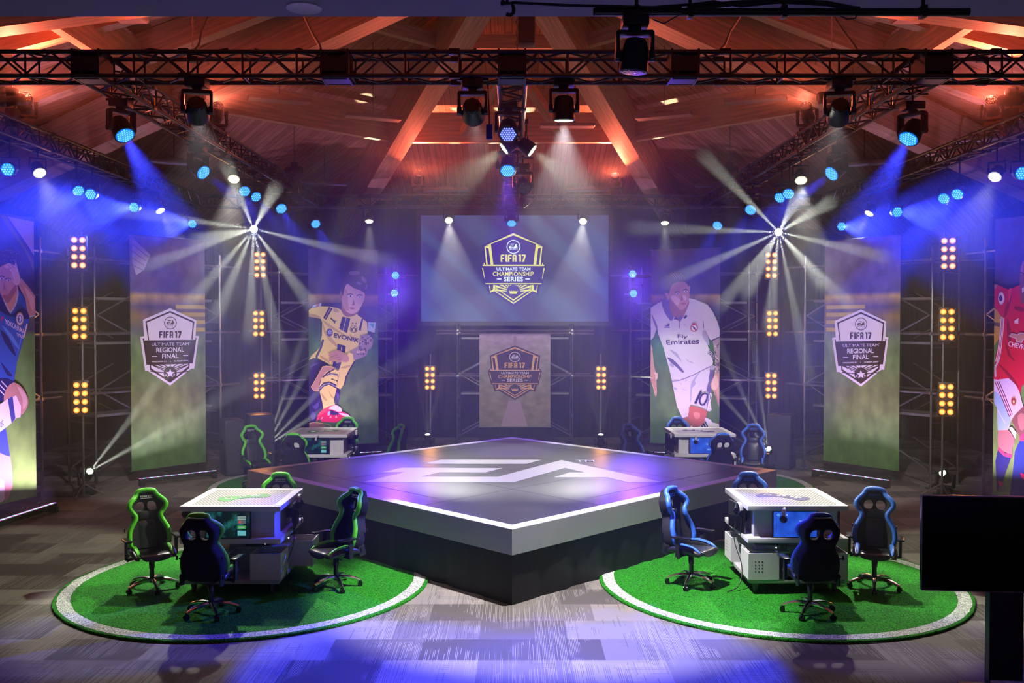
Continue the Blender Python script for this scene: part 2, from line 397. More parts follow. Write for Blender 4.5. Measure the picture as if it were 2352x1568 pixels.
# ------------------------------------------------------------------ racing chairs
LEA = mat('black leatherette', (.016, .017, .019), .33, spec=.6, noise=.15, nscale=25, bump=.15)
FAB = mat('black chair fabric', (.014, .013, .018), .8, spec=.25, noise=.2, nscale=80)
def back_outline():
    # (half width, height along the back)
    return [(.2, .0), (.25, .06), (.272, .15), (.268, .24), (.245, .31), (.205, .38), (.178, .43), (.182, .47), (.22, .52), (.252, .565), (.255, .6), (.235, .64), (.19, .68), (.155, .72), (.135, .76), (.1, .79), (.0, .80)]
def make_chair(name, label, trimm, logom):
    r = thing(name, label, 'gaming chair')
    # five chrome arms with casters
    for k in range(5):
        a = 2 * PI * k / 5 + .3; d = V(math.cos(a), math.sin(a), 0)
        lg = MB().tube([d * .03 + V(0, 0, .125), d * .12 + V(0, 0, .128), d * .22 + V(0, 0, .11), d * .31 + V(0, 0, .078)], [.03, .028, .024, .018], 10).build('base_leg', CHROME, r)
        s = V(-d.y, d.x, 0); c = d * .31
        cs = MB()
        for e in (-1, 1): cs.cyl(c + s * (.006 * e) + V(0, 0, .03), c + s * (.026 * e) + V(0, 0, .03), .03, 14)
        cs.cyl(c + V(0, 0, .03), c + V(0, 0, .08), .009, 8).box(c + V(0, 0, .056), (.05, .034, .014), Matrix.Rotation(a, 3, 'Z'), .004)
        cs.build('caster', BLACKG, lg)
    MB().lathe([(.035, .09), (.045, .1), (.045, .14), (.03, .155), (.028, .27), (.036, .275), (.036, .39), (.03, .4)]).build('gas_lift', BLACKG, r)
    mb = MB().box((0, .02, .415), (.2, .28, .045), None, .012).tube([(.08, .0, .41), (.2, -.02, .405), (.27, -.02, .40)], .008, 8).tube([(.27, -.02, .4), (.3, -.02, .398)], .018, 10)
    mb.tube([(-.08, .08, .41), (-.26, .08, .405)], .008, 8); mb.build('tilt_mechanism', BLACK, r)
    # seat cushion: cross sections front to back
    def loft(secs, nm, m, sub=1):
        n = len(secs[0]); vs = [p for s in secs for p in s]; fs = []
        for i in range(len(secs) - 1): fs += [(i * n + k, i * n + (k + 1) % n, (i + 1) * n + (k + 1) % n, (i + 1) * n + k) for k in range(n)]
        fs += [tuple(range(n))[::-1], tuple((len(secs) - 1) * n + k for k in range(n))]
        o = MB().add(vs, fs).build(nm, m, r, ang=180)
        return bake(o, [('SUBSURF', dict(levels=sub, render_levels=sub))])
    secs = []
    for y, z, hw in ((-.24, .475, .17), (-.21, .485, .185), (-.05, .483, .19), (.1, .497, .19), (.24, .512, .185), (.285, .5, .18), (.3, .47, .17)):
        secs.append([(-hw, y, z - .05), (-hw, y, z - .01), (-hw * .8, y, z + .004), (0, y, z - .006), (hw * .8, y, z + .004), (hw, y, z - .01), (hw, y, z - .05), (0, y, z - .075)])
    loft(secs, 'seat', LEA, 2)
    for e in (-1, 1):
        secs = []
        for y, z, hw in ((-.22, .47, .03), (-.16, .53, .045), (0, .548, .05), (.13, .53, .048), (.22, .5, .04), (.27, .475, .02)):
            x = e * .222
            secs.append([(x - hw, y, .435), (x - hw, y, z - .02), (x - hw * .4, y, z), (x + hw * .4, y, z), (x + hw, y, z - .02), (x + hw * .9, y, .44)])
        loft(secs, 'seat_bolster', LEA, 2)
        pts = [(e * .205, y, z + .002) for y, z in ((-.2, .49), (-.14, .532), (0, .55), (.12, .535), (.2, .508), (.25, .482))]
        MB().tube(pts, [.008, .018, .022, .022, .018, .006], 8, flat=1.3).build('seat_trim', trimm, r)
    # backrest: grid shell with two openings, tilted about the hinge
    A = math.radians(11); HY, HZ = -.225, .44
    def T(p): # x, forward, height -> chair space
        return V(p[0], HY + p[1] * math.cos(A) - p[2] * math.sin(A), HZ + p[2] * math.cos(A) + p[1] * math.sin(A))
    ol = back_outline()
    def hw(h):
        for (a, b), (c, d) in zip(ol, ol[1:]):
            if b <= h <= d: return a + (c - a) * (h - b) / max(1e-6, d - b)
        return .03
    hs = [0, .08, .2, .3, .38, .43, .48, .525, .645, .665, .70, .75, .785]
    cols = 8
    def col_x(h, j):
        w_ = hw(h); hi, ho = .014, min(.15 if h < .6 else .122, w_ * .76)
        return [-w_, -w_ * .82 if w_ * .82 > ho + .01 else -(w_ + ho) / 2, -ho, -hi, hi, ho, w_ * .82 if w_ * .82 > ho + .01 else (w_ + ho) / 2, w_][j]
    def fwd(h, j):
        e = {0: 1, 7: 1, 1: .92, 6: .92, 2: .18, 5: .18}.get(j, .1)
        bulge = .09 + .03 * math.exp(-((h - .15) / .15) ** 2) if h < .5 else .085 * math.exp(-((h - .58) / .13) ** 2) + .02
        return .03 + bulge * e * (1 if h < .72 else .5)
    vs = []; idx = {}
    for i, h in enumerate(hs):
        for j in range(cols):
            x = col_x(h, j); idx[(i, j, 0)] = len(vs); vs.append(T((x, fwd(h, j), h)))
            idx[(i, j, 1)] = len(vs); vs.append(T((x * .97, -.035 + (.02 if j in (0, 7) else 0) - .012 * math.sin(min(1, h / .8) * PI), h)))
    hole = lambda i, j: i == 7 and j in (2, 4)
    cells = [(i, j) for i in range(len(hs) - 1) for j in range(cols - 1) if not hole(i, j)]
    cset = set(cells); fs = []
    for (i, j) in cells:
        fs.append((idx[(i, j, 0)], idx[(i, j + 1, 0)], idx[(i + 1, j + 1, 0)], idx[(i + 1, j, 0)]))
        fs.append((idx[(i, j, 1)], idx[(i + 1, j, 1)], idx[(i + 1, j + 1, 1)], idx[(i, j + 1, 1)]))
        for (di, dj, a, b) in ((-1, 0, (i, j), (i, j + 1)), (1, 0, (i + 1, j + 1), (i + 1, j)), (0, -1, (i + 1, j), (i, j)), (0, 1, (i, j + 1), (i + 1, j + 1))):
            if (i + di, j + dj) not in cset: fs.append((idx[(*a, 0)], idx[(*a, 1)], idx[(*b, 1)], idx[(*b, 0)]))
    bk = MB().add(vs, fs).build('backrest', FAB, r, ang=180)
    bake(bk, [('SUBSURF', dict(levels=2, render_levels=2))])
    # padded coloured rim following the outline
    pts = []
    for h in [.05, .1, .15, .2, .25, .3, .34, .38, .41, .44, .47, .5, .53, .56, .59, .62, .65, .685, .72, .75]:
        pts.append((hw(h) - .026, h))
    side = [T((x, fwd(h, 7) * .9 + .016, h)) for x, h in pts]; top = [T((x, .066, h)) for x, h in ((.1, .774), (.05, .785), (0, .788))]
    full = side + top + [V(-p.x, p.y, p.z) for p in reversed(side + top[:-1])]
    rr = [.008] + [.032] * (len(full) - 2) + [.008]
    MB().tube(smooth([tuple(p) for p in full], 2, False) if False else full, rr, 8).build('back_trim', trimm, r, ang=80)
    # leather insert: large lower pad and small upper pad with the stitched fold between them
    for h0, h1, wd in ((.05, .41, .12), (.42, .525, .112)):
        mb = MB(); n = 8; g = []
        for a in range(n + 1):
            for b in range(7):
                h = h0 + (h1 - h0) * a / n; u = b / 3 - 1; ww = wd * (1 - .25 * max(0, (h - .5) / .06) * 0 if h < .5 else 1 - .3 * (h - .5) / .055)
                f = .045 + .022 * (1 - abs(u) ** 4) * (math.sin(PI * min(1, max(.08, a / n) * 1.0)) ** .3 if a < n else .0)
                g.append(T((u * ww, f, h)))
        mb.add(g, [(a * 7 + b, a * 7 + b + 1, (a + 1) * 7 + b + 1, (a + 1) * 7 + b) for a in range(n) for b in range(6)])
        mb.build('back_pad', PADM, r, ang=80)
    # maker's word across the headrest
    mb = MB(); pts, fs, asp = text2d('sparco', .015)
    mb.add([T(((.5 - x) * .15, .066, .688 + y * .03)) for x, y in pts], fs)
    mb.add([T((x, .066, h)) for x, h in ((-.075, .679), (.075, .679), (.075, .684), (-.075, .684))], [(0, 1, 2, 3)])
    mb.build('logo', logom, r, flat=True)
    for e in (-1, 1):
        mb = MB().box(T((e * .235, -.01, .03)), (.02, .1, .13), Matrix.Rotation(-A, 3, 'X'), .006).tube([T((e * .245, 0, .06)), T((e * .262, 0, .06))], .022, 12)
        mb.build('recliner_bracket', BLACK, r)
        MB().box(T((e * .268, -.02, .3)), (.012, .03, .05), Matrix.Rotation(-A, 3, 'X'), .003).build('belt_clip', BLACKG, r)
        ar = MB().box((e * .305, -.02, .53), (.035, .06, .24), None, .01).tube([(e * .15, -.02, .425), (e * .27, -.02, .415), (e * .305, -.02, .43)], .016, 8, flat=1.6)
        arm = ar.build('armrest', BLACK, r)
        MB().box((e * .305, .03, .665), (.085, .25, .028), None, .012).build('arm_pad', BLACKG, arm)
    return r
PADM = mat('grey black leather insert', (.03, .034, .036), .36, spec=.55, noise=.1, nscale=20)
GREEN = mat('bright green leatherette', (.1, .62, .02), .4); BLUE = mat('blue leatherette', (.04, .16, .72), .4)
GL = mat('white embroidery', (.8, .8, .8), .6); BL = mat('blue embroidery', (.03, .18, .8), .6)
RUGTOP = .033
CH = [  # x, y, facing x, facing y, colour, label
    (-4.42, 11.3, .55, -.83, 0, 'green-trimmed racing chair on the front rug at the desk flank away from the stage'),
    (-3.38, 10.33, .1, 1, 0, 'black-backed green racing chair turned away, its back to the carpet in front'),
    (-2.18, 11.4, -.72, -.69, 0, 'green-trimmed racing chair between the front green-decal desk and the stage skirt'),
    (-3.2, 12.48, .02, -1, 0, 'green-trimmed racing chair behind the front green-decal desk, only its head showing'),
    (2.24, 11.5, .75, -.66, 1, 'blue-trimmed racing chair between the front blue-decal desk and the stage skirt'),
    (3.35, 10.34, -.04, 1, 1, 'black-backed blue racing chair turned away, in front of the monitor with blue screen'),
    (4.47, 11.35, -.35, -.94, 1, 'blue-trimmed racing chair on the front rug beside the large black TV'),
    (3.28, 12.52, -.02, -1, 1, 'blue-trimmed racing chair behind the front blue-decal desk, only its head showing'),
    (-5.1, 18.4, .6, -.8, 0, 'green-trimmed racing chair behind the stage in front of the black speaker boxes'),
    (-4.07, 17.58, .08, 1, 0, 'black-backed green racing chair turned away behind the stage edge'),
    (-2.52, 18.75, -.85, -.5, 0, 'green-trimmed racing chair behind the stage, seen from its flank beside the desk'),
    (-3.6, 19.95, .0, -1, 0, 'green-trimmed racing chair behind the far desk below the yellow shirt player'),
    (2.53, 18.7, .5, -.87, 1, 'blue-trimmed racing chair behind the stage, closest to the centre banner'),
    (3.92, 17.6, -.1, 1, 1, 'black-backed blue racing chair turned away behind the stage edge'),
    (4.85, 18.6, -.3, -.95, 1, 'blue-trimmed racing chair behind the stage beside the floor light and speakers'),
    (3.62, 19.95, .0, -1, 1, 'blue-trimmed racing chair behind the far desk below the white shirt player')]
proto = {}
for x, y, fx, fy, c, lab in CH:
    if c not in proto:
        proto[c] = o = make_chair('racing_chair', lab, (GREEN, BLUE)[c], (GL, BL)[c])
    else: o = copy_tree(proto[c])
    o.scale = (.96,) * 3; o.location = (x, y, RUGTOP); o.rotation_euler = (0, 0, math.atan2(fy, fx) - PI / 2)
    o['label'] = lab; o['group'] = ('green racing chairs', 'blue racing chairs')[c]
# ------------------------------------------------------------------ gaming desks
def dots():
    m = mat('perforated white top', (.62, .62, .63), .35); n, l = nodes(m); b = n['Principled BSDF']
    tc = n.new('ShaderNodeTexCoord'); mp = n.new('ShaderNodeMapping'); mp.inputs['Scale'].default_value = (24, 28, 1); l.new(tc.outputs['Object'], mp.inputs[0])
    sp = n.new('ShaderNodeSeparateXYZ'); l.new(mp.outputs[0], sp.inputs[0])
    def M(op, a, c=None):
        k = n.new('ShaderNodeMath'); k.operation = op
        for i, q in enumerate((a, c)):
            if q is None: continue
            if isinstance(q, (int, float)): k.inputs[i].default_value = q
            else: l.new(q, k.inputs[i])
        return k.outputs[0]
    row = M('FLOOR', sp.outputs[1]); sh = M('MULTIPLY', M('MODULO', M('ABSOLUTE', row), 2), .5)
    fx = M('SUBTRACT', M('FRACT', M('ADD', sp.outputs[0], sh)), .5); fy = M('SUBTRACT', M('FRACT', sp.outputs[1]), .5)
    d = M('SQRT', M('ADD', M('MULTIPLY', fx, fx), M('MULTIPLY', fy, fy))); h = M('LESS_THAN', d, .39)
    mx = n.new('ShaderNodeMix'); mx.data_type = 'RGBA'; l.new(h, mx.inputs[0]); mx.inputs[6].default_value = (.62, .62, .63, 1); mx.inputs[7].default_value = (.03, .03, .035, 1)
    l.new(mx.outputs[2], b.inputs['Base Color']); return m
PERF = dots()
CABLE = mat('black cable rubber', (.01, .01, .01), .5)
def make_desk(label, kind):
    r = thing('gaming_desk', label, 'gaming desk'); W_ = 1.21; h = W_ / 2
    mb = MB(); zt = 1.07
    for e in (-1, 1):
        mb.box((0, e * (h - .05), zt - .03), (W_, .1, .06), None, .004); mb.box((e * (h - .05), 0, zt - .03), (.1, W_ - .2, .06), None, .004)
    mb.build('top_frame', WHITE, r)
    MB().box((0, 0, zt - .028), (W_ - .2, W_ - .2, .05)).build('perforated_top', PERF, r)
    # controller shaped decal lying across the top
    c, s = math.cos(.5 if kind == 0 else -.55), math.sin(.5 if kind == 0 else -.55)
    half = [(-.33, -.02), (-.3, -.1), (-.22, -.12), (-.15, -.07), (-.05, -.05), (.06, -.05), (.14, -.08), (.24, -.1), (.31, -.05), (.32, .02), (.26, .07), (.16, .07), (.05, .06), (-.06, .06), (-.16, .09), (-.26, .08)]
    poly = smooth(half, 4); mb = MB(); mb.prism([(x * c - y * s, x * s + y * c) for x, y in [(p[0], p[1] * 1.5) for p in poly]], zt - .003, zt + .0005)
    dcm = [mat('green decal', (.004, .25, .008), .45), mat('indigo decal', (.02, .01, .14), .45)][kind]
    dec = mb.build('controller_decal', dcm, r)
    mb = MB()
    for (x, y, q) in ((-.2, -.01, .045), (-.24, .03, .0), (.1, .02, .022), (.15, .05, .018), (.16, -.02, .018), (.2, .02, .018), (.0, .02, .02)):
        if q: mb.tube([(x * c - y * s + q * math.cos(t), x * s + y * c + q * math.sin(t), zt + .001) for t in [k * PI / 8 for k in range(16)]], .006, 6, True)
    for e in (-1, 1):
        a = V(-.06 - .02, -.02 * e, 0); b_ = V(-.06 + .02, .02 * e, 0)
        R = Matrix(((c, -s, 0), (s, c, 0), (0, 0, 1))); mb.tube([R @ a + V(0, 0, zt + .001), R @ b_ + V(0, 0, zt + .001)], .006, 6)
    mb.build('button_marking', mat('white decal', (.8, .8, .8), .5), dec)
    # box under the top: four recessed walls with posts at the corners
    mb = MB(); b0 = .5
    for e in (-1, 1):
        mb.box((0, e * (b0 - .01), .845), (2 * b0 - .02, .02, .33)); mb.box((e * (b0 - .01), 0, .845), (.02, 2 * b0 - .02, .33))
        for g in (-1, 1): mb.box((e * (b0 - .02), g * (b0 - .02), .845), (.055, .055, .33), None, .004)
    mb.build('cabinet_body', WHITE, r)
    MB().box((0, 0, .65), (W_, W_, .06), None, .004).build('lower_shelf', WHITE, r)
    MB().box((0, 0, .37), (.3, .3, .5), None, .005).build('pedestal', GREYW, r)
    MB().box((0, 0, .15), (1.15, 1.15, .05), None, .004).build('base_plate', GREYW, r)
    for ex in (-1, 1):
        for ey in (-1, 1):
            x, y = ex * .48, ey * .48
            MB().cyl((x - .015, y, .05), (x + .015, y, .05), .05, 16).box((x, y, .1), (.05, .07, .05), None, .005).build('caster', mat('grey rubber caster', (.1, .1, .11), .5), r)
    # four open storage bins, one at each corner, pinwheel fashion
    for k in range(4):
        a = k * PI / 2; R = Matrix.Rotation(a, 3, 'Z'); o = R @ (V(.42, -.41, .175) if k != 1 else V(.25, -.66, .175))
        mb = MB(); L, H, t = .37, .32, .014
        for sgn in (-1, 1):
            mb.box(o + R @ V(0, sgn * (L / 2 - t / 2), H / 2), (L, t, H), R); mb.box(o + R @ V(sgn * (L / 2 - t / 2), 0, H / 2), (t, L - 2 * t, H), R)
        mb.box(o + R @ V(0, 0, t / 2), (L - 2 * t, L - 2 * t, t), R)
        bn = mb.build('storage_bin', WHITE, r)
        mb = MB()
        for i in range(3):
            for j in range(4):
                c0 = o + R @ V(L / 2, -.1 + i * .04, .1 + j * .04); mb.cyl(c0, c0 + R @ V(.0008, 0, 0), .008, 8)
        mb.build('vent', mat('dark vent hole', (.03, .03, .04), .8), bn)
    # console shelf with the players' boxes on it
    MB().box((.2, .12, .47), (.75, .62, .018), None, .003).box((-.3, -.2, .47), (.5, .5, .018), None, .003).build('console_shelf', WHITE, r)
    return r
def make_console(col):
    r = thing('game_console', 'x', 'games console')
    MB().box((0, 0, .03), (.3, .27, .05), None, .006).build('body', col, r)
    MB().box((0, -.02, .057), (.29, .2, .004)).build('lid', BLACKG, r)
    MB().cyl((.1, -.135, .03), (.1, -.137, .03), .008, 12).build('power_light', mat('white pilot light', (1, 1, 1), .5, emit=(.8, .9, 1), es=3, sample=False), r)
    return r
def screen_mat(kind):
    m = mat('screen picture %d' % kind, (.005, .005, .008), .12); n, l = nodes(m); b = n['Principled BSDF']
    tc = n.new('ShaderNodeTexCoord'); sp = n.new('ShaderNodeSeparateXYZ'); l.new(tc.outputs['Object'], sp.inputs[0])
    if kind == 2: return m
    nz = n.new('ShaderNodeTexNoise'); nz.inputs['Scale'].default_value = 9; nz.inputs['Detail'].default_value = 6; l.new(tc.outputs['Object'], nz.inputs['Vector'])
    cr = n.new('ShaderNodeValToRGB'); l.new(nz.outputs[0], cr.inputs[0]); e = cr.color_ramp.elements
    if kind == 0: e[0].position = .48; e[0].color = (.002, .01, .014, 1); e[1].position = .75; e[1].color = (.02, .2, .2, 1)
    else: e[0].position = .3; e[0].color = (.01, .06, .5, 1); e[1].position = .7; e[1].color = (.03, .14, .9, 1)
    l.new(cr.outputs[0], b.inputs['Emission Color']); b.inputs['Emission Strength'].default_value = .8; m.cycles.emission_sampling = 'NONE'; return m
EM = lambda nm, c, s=1.: mat(nm, (.01, .01, .01), .3, emit=c, es=s, sample=False)
def make_monitor(kind, tiles=True):
    """faces -Y, back plate at y=0, hangs on a short arm from the desk"""
    r = thing('gaming_monitor', 'x', 'monitor'); W_, H = .55, .335
    sh = MB().box((0, -.03, 0), (W_, .025, H), None, .004).box((0, -.008, 0), (.3, .03, .2), None, .006).build('casing', BLACKG, r)
    sc = MB().box((0, -.0435, 0), (W_ - .03, .002, H - .03)).build('screen', screen_mat(kind), r)
    MB().box((0, .04, 0), (.1, .09, .1), None, .004).build('mount', BLACK, r)
    if kind == 0:
        mb = MB()
        for z, hh, mi in ((.095, .012, 0), (.07, .012, 0), (.035, .045, 1), (-.03, .04, 2), (-.1, .06, 3)):
            mb.box((.165, -.0455, z), (.1, .001, hh), mi=mi)
        mb.box((.165, -.0465, -.03), (.07, .001, .018), mi=0); mb.box((.145, -.0465, .035), (.02, .001, .03), mi=4)
        mb.build('menu_tile', [EM('menu grey', (.25, .35, .3)), EM('menu dark', (.08, .1, .12)), EM('menu green', (.03, .3, .04)), EM('menu teal', (.12, .4, .42)), EM('menu red', (.7, .05, .03))], sc, flat=True)
    if kind == 1:
        mb = MB(); pts, fs, asp = text2d('PS4', .005)
        mb.add([(-.16 + x * .07, -.0458, .1 + y * .025) for x, y in pts], fs)
        mb.tube([(-.205 + .016 * math.cos(t), -.0455, .112 + .012 * math.sin(t)) for t in [k * PI / 6 for k in range(12)]], .003, 5, True)
        mb.tube([(-.205, -.0455, .105), (-.205, -.0455, .13)], .003, 5)
        for z in (.04, .02, -.07, -.085): mb.box((.1, -.0456, z), (.1 if z > 0 else .06, .001, .008))
        mb.build('menu_text', EM('menu pale blue', (.2, .45, .9)), sc, flat=True)
    return r
def make_headset():
    r = thing('headset', 'x', 'headset')
    MB().tube([(-.085 * math.cos(t), 0, .085 * math.sin(t) - .02) for t in [k * PI / 12 for k in range(13)]], .011, 8, flat=2).build('headband', mat('pale grey plastic', (.4, .4, .42), .3), r)
    for e in (-1, 1):
        MB().lathe([(.01, -.02), (.042, -.016), (.046, 0), (.04, .014), (.012, .018)], Mx(V(e * .085, 0, -.055), aim((e, 0, 0)))).build('ear_cup', BLACKG, r)
    MB().tube([(.085, 0, -.1), (.09, -.01, -.2), (.08, -.015, -.32), (.1, -.02, -.45)], .004, 6).build('cable', CABLE, r)
    return r
DESKS = [(-3.38, 11.65, 0, 'white gaming desk with green controller decal in front of the stage', 'front green-decal desk'),
         (3.44, 11.68, 1, 'white gaming desk with indigo controller decal in front of the stage', 'front blue-decal desk'),
         (-3.83, 18.7, 0, 'white gaming desk with green controller decal behind the stage', 'far green-decal desk'),
         (3.8, 18.76, 1, 'white gaming desk with indigo controller decal behind the stage', 'far blue-decal desk')]
dp, cp, mp_, hp = {}, {}, {}, None
side_txt = ['facing the camera side', 'on the flank towards the stage', 'on the rear edge', 'on the outer flank']
for di, (x, y, kind, lab, short) in enumerate(DESKS):
    if kind not in dp: dp[kind] = d = make_desk(lab, kind)
    else: d = copy_tree(dp[kind])
    d.location = (x, y, RUGTOP); d['label'] = lab; d['group'] = 'gaming desks'
    # consoles on the shelf
    spots = [(.2, -.02, 0), (.37, .25, .4)] if kind == 0 else [(-.3, -.25, 0), (.28, -.02, .2)]
    for ci, (cx, cy, rz) in enumerate(spots):
        ck = (kind + ci) % 2
        if ck not in cp: cp[ck] = o = make_console((BLACKG, WHITE)[ck])
        else: o = copy_tree(cp[ck])
        o.location = (x + cx, y + cy, RUGTOP + .482); o.rotation_euler = (0, 0, rz)
        o['label'] = '%s games console on the %s half of the %s shelf' % (('black', 'white')[ck], ('inner', 'outer')[ci], short); o['group'] = 'games consoles under the desks'
    # monitors on the flanks: 0 camera side, 1 +x, 2 rear, 3 -x
    for k in range(4):
        if k == 2 and di > 1 and kind == 1: continue
        sk = (0 if kind == 0 else 1) if k == 0 else 2
        if sk not in mp_: mp_[sk] = o = make_monitor(sk)
        else: o = copy_tree(mp_[sk])
        a = k * PI / 2 + (.0 if k == 0 else .12); R = Matrix.Rotation(a, 3, 'Z')
        off = R @ V(-.03 if k == 0 else .05, -.545 if k == 0 else -.6, .845)
        if k in (1, 3):
            MBa = None
        o.location = V(x, y, RUGTOP) + off; o.rotation_euler = (0, 0, a)
        fl = {0: 'facing the carpet', 2: 'on the rear edge', 1: 'on the %s flank' % ('stage-side' if x < 0 else 'outer'), 3: 'on the %s flank' % ('outer' if x < 0 else 'stage-side')}[k]
        o['label'] = '%s monitor %s of the %s' % (('menu-showing', 'blue-screened', 'dark')[sk], fl, short); o['group'] = 'monitors on the gaming desks'
        if k == 0 and kind == 0 and di == 0: continue
        if hp is None: hp = h = make_headset()
        else: h = copy_tree(hp)
        q = R @ V((-.17 if k == 0 else .2) + (.2 if (k == 0 and di == 2) else 0), (-.545 if k == 0 else -.6) - .06, .98)
        h.location = V(x, y, RUGTOP) + q; h.rotation_euler = (0, 0, a + PI / 2 * (k == 0) * .0)
        h['label'] = 'headset hung on the monitor %s of the %s' % (fl, short); h['group'] = 'headsets on the monitors'
        if k == 0: h.rotation_euler = (0, 0, a + 1.2)
    # a loose cable looping down from the desk to the rug
    if di < 2:
        e = 1 if di == 1 else -1
        tag(MB().tube(smooth([(x - e * .62, y - .1, .95), (x - e * .66, y - .15, .6), (x - e * .6, y - .3, .3), (x - e * .66, y - .42, .1), (x - e * .8, y - .5, .045), (x - e * .95, y - .45, .04)], 5, False)[:-5], .006, 6).build('power_cable', CABLE),
            'black cable drooping to the turf from the %s' % short, 'cable', 'loose cables by the desks')
LM = {}
def shared(key, fn):
    if key not in LM: LM[key] = fn()
    return LM[key]
def inst(name, me, parent, M):
    o = bpy.data.objects.new(name, me); COL.objects.link(o); o.parent = parent; o.matrix_local = M; return o
def meshonly(mb, mats, ang=40):
    o = mb.build('m', mats, ang=ang); me = o.data; bpy.data.objects.remove(o); return me
# ------------------------------------------------------------------ box trusses of the rig
TZ, TH, TW_ = 6.085, .27, .31      # lower chord height, chord spacing up and across
def truss(label, a, b, name='lighting_truss', bay=.62, blocks=()):
    r = thing(name, label, 'truss', (0, 0, 0), 0, 'box trusses of the lighting rig')
    a, b = Vector(a), Vector(b); t = (b - a).normalized(); s = V(-t.y, t.x, 0) * (TW_ / 2); L = (b - a).length
    cs = {}
    for e in (-1, 1):
        for z in (0, TH):
            cs[(e, z)] = a + s * e + V(0, 0, TZ + z); MB().cyl(cs[(e, z)], cs[(e, z)] + t * L, .026, 10).build('chord', ALU, r)
    n = max(1, round(L / bay)); d = t * (L / n)
    for (c0, c1) in (((-1, 0), (-1, TH)), ((1, 0), (1, TH)), ((-1, 0), (1, 0)), ((-1, TH), (1, TH))):
        mb = MB(); p, q = cs[c0], cs[c1]
        for k in range(n):
            mb.cyl(p + d * k, q + d * (k + .5), .0135, 6).cyl(q + d * (k + .5), p + d * (k + 1), .0135, 6)
            if c0[1] != c1[1] or k % 2 == 0: mb.cyl(p + d * (k + .03), q + d * (k + .03), .0135, 6)
        mb.build('lattice', ALU, r)
    for k in blocks:
        q = a + t * k + V(0, 0, TZ + TH / 2); mb = MB(); w_ = .15
        R = Matrix((t, V(-t.y, t.x, 0), V(0, 0, 1))).transposed()
        for e in (-1, 1):
            mb.box(q + R @ V(e * w_, 0, 0), (.02, TW_ + .06, TH + .06), R)
            mb.box(q + R @ V(0, e * (TW_ / 2 + .02), 0), (2 * w_, .015, TH * .62), R, 0)
            mb.box(q + R @ V(0, 0, e * (TH / 2 + .02)), (2 * w_, TW_ * .7, .012), R)
        mb.build('corner_block', BLACK, r)
    for k in [i * 3.05 + 1.2 for i in range(int(L / 3.05))]:
        q = a + t * k + V(0, 0, TZ + TH / 2); R = Matrix((t, V(-t.y, t.x, 0), V(0, 0, 1))).transposed()
        for e in (-1, 1):
            for z in (-1, 1): inst('spigot', shared('spigot', lambda: meshonly(MB().box((0, 0, 0), (.12, .062, .062), None, .006), BLACK)), r, Mx(q + R @ V(0, e * TW_ / 2, z * TH / 2), R))
    return r
FY, BY = 10.65, 22.5
truss('long black box truss spanning the front of the rig under the roof', (-7.95, FY, 0), (7.95, FY, 0), blocks=(.35, 3.15, 5.95 + .0, 7.95, 9.9, 12.75, 15.5))
truss('box truss spanning the back of the rig above the projection screen', (-7.9, BY, 0), (7.9, BY, 0), blocks=(.3, 3.1, 12.7, 15.5))
XI, XO = 4.8, 7.62
truss('inner side truss running to the back above the green chairs', (-XI, FY + .2, 0), (-XI, BY - .2, 0))
truss('inner side truss running to the back above the blue chairs', (XI, FY + .2, 0), (XI, BY - .2, 0))
truss('outer side truss along the wall on the green chairs side', (-XO, FY + .2, 0), (-XO, BY - .2, 0))
truss('outer side truss along the wall on the blue chairs side', (XO, FY + .2, 0), (XO, BY - .2, 0))
truss('centre spine truss running from front to back over the stage', (0, FY + .2, 0), (0, BY - .2, 0))
# ------------------------------------------------------------------ lamps
LENS = {}
def lens_mats(k):
    if k not in LENS:
        c = {'blue': ((.0, .2, .95), 1., (.16, .72, 1), 1.05), 'white': ((.9, .85, .55), .8, (1, 1, .9), 3.), 'star': ((1, 1, .9), 14., (1, 1, .95), 20.), 'dim': ((.01, .015, .06), .3, (.12, .16, 1), 2.6), 'off': ((.01, .01, .02), .02, (.02, .02, .05), .05),
             'green': ((.3, .5, .25), .5, (.95, 1, .75), 5.)}[k]
        LENS[k] = [mat(k + ' lens glass', (.01, .01, .015), .15, emit=c[0], es=c[1], sample=False), mat(k + ' lens cell', (.02, .02, .02), .2, emit=c[2], es=c[3], sample=False), BLACKG]
    return LENS[k]
COLS = {'blue': (.03, .05, 1.0), 'white': (1.0, .97, .86), 'dim': (.1, .1, 1), 'green': (.9, 1, .7), 'red': (1, .15, .075), 'violet': (.16, .05, 1)}
def lens_mesh(mb, r, z, rings=2):
    mb.lathe([(r * 1.06, z - .012), (r * 1.06, z), (r * .99, z + .002)], n=24, mi=2)
    mb.lathe([(r * .985, z + .002), (r * .97, z + .004), (r * .0, z + .006)], n=24, mi=0)
    cs = [(0, 0)]; st = r * .96 / (rings + .5)
    for q in range(1, rings + 1):
        for k in range(6 * q):
            c6, f = divmod(k, q); a0, a1 = c6 * PI / 3, (c6 + 1) * PI / 3
            cs.append((st * (math.cos(a0) * (q - f) + math.cos(a1) * f), st * (math.sin(a0) * (q - f) + math.sin(a1) * f)))
    for x, y in cs:
        if math.hypot(x, y) < r * .9: mb.add([V(x + st * .42 * math.cos(t), y + st * .42 * math.sin(t), z + .008) for t in [k * PI / 4 for k in range(8)]], [tuple(range(8))], 1)
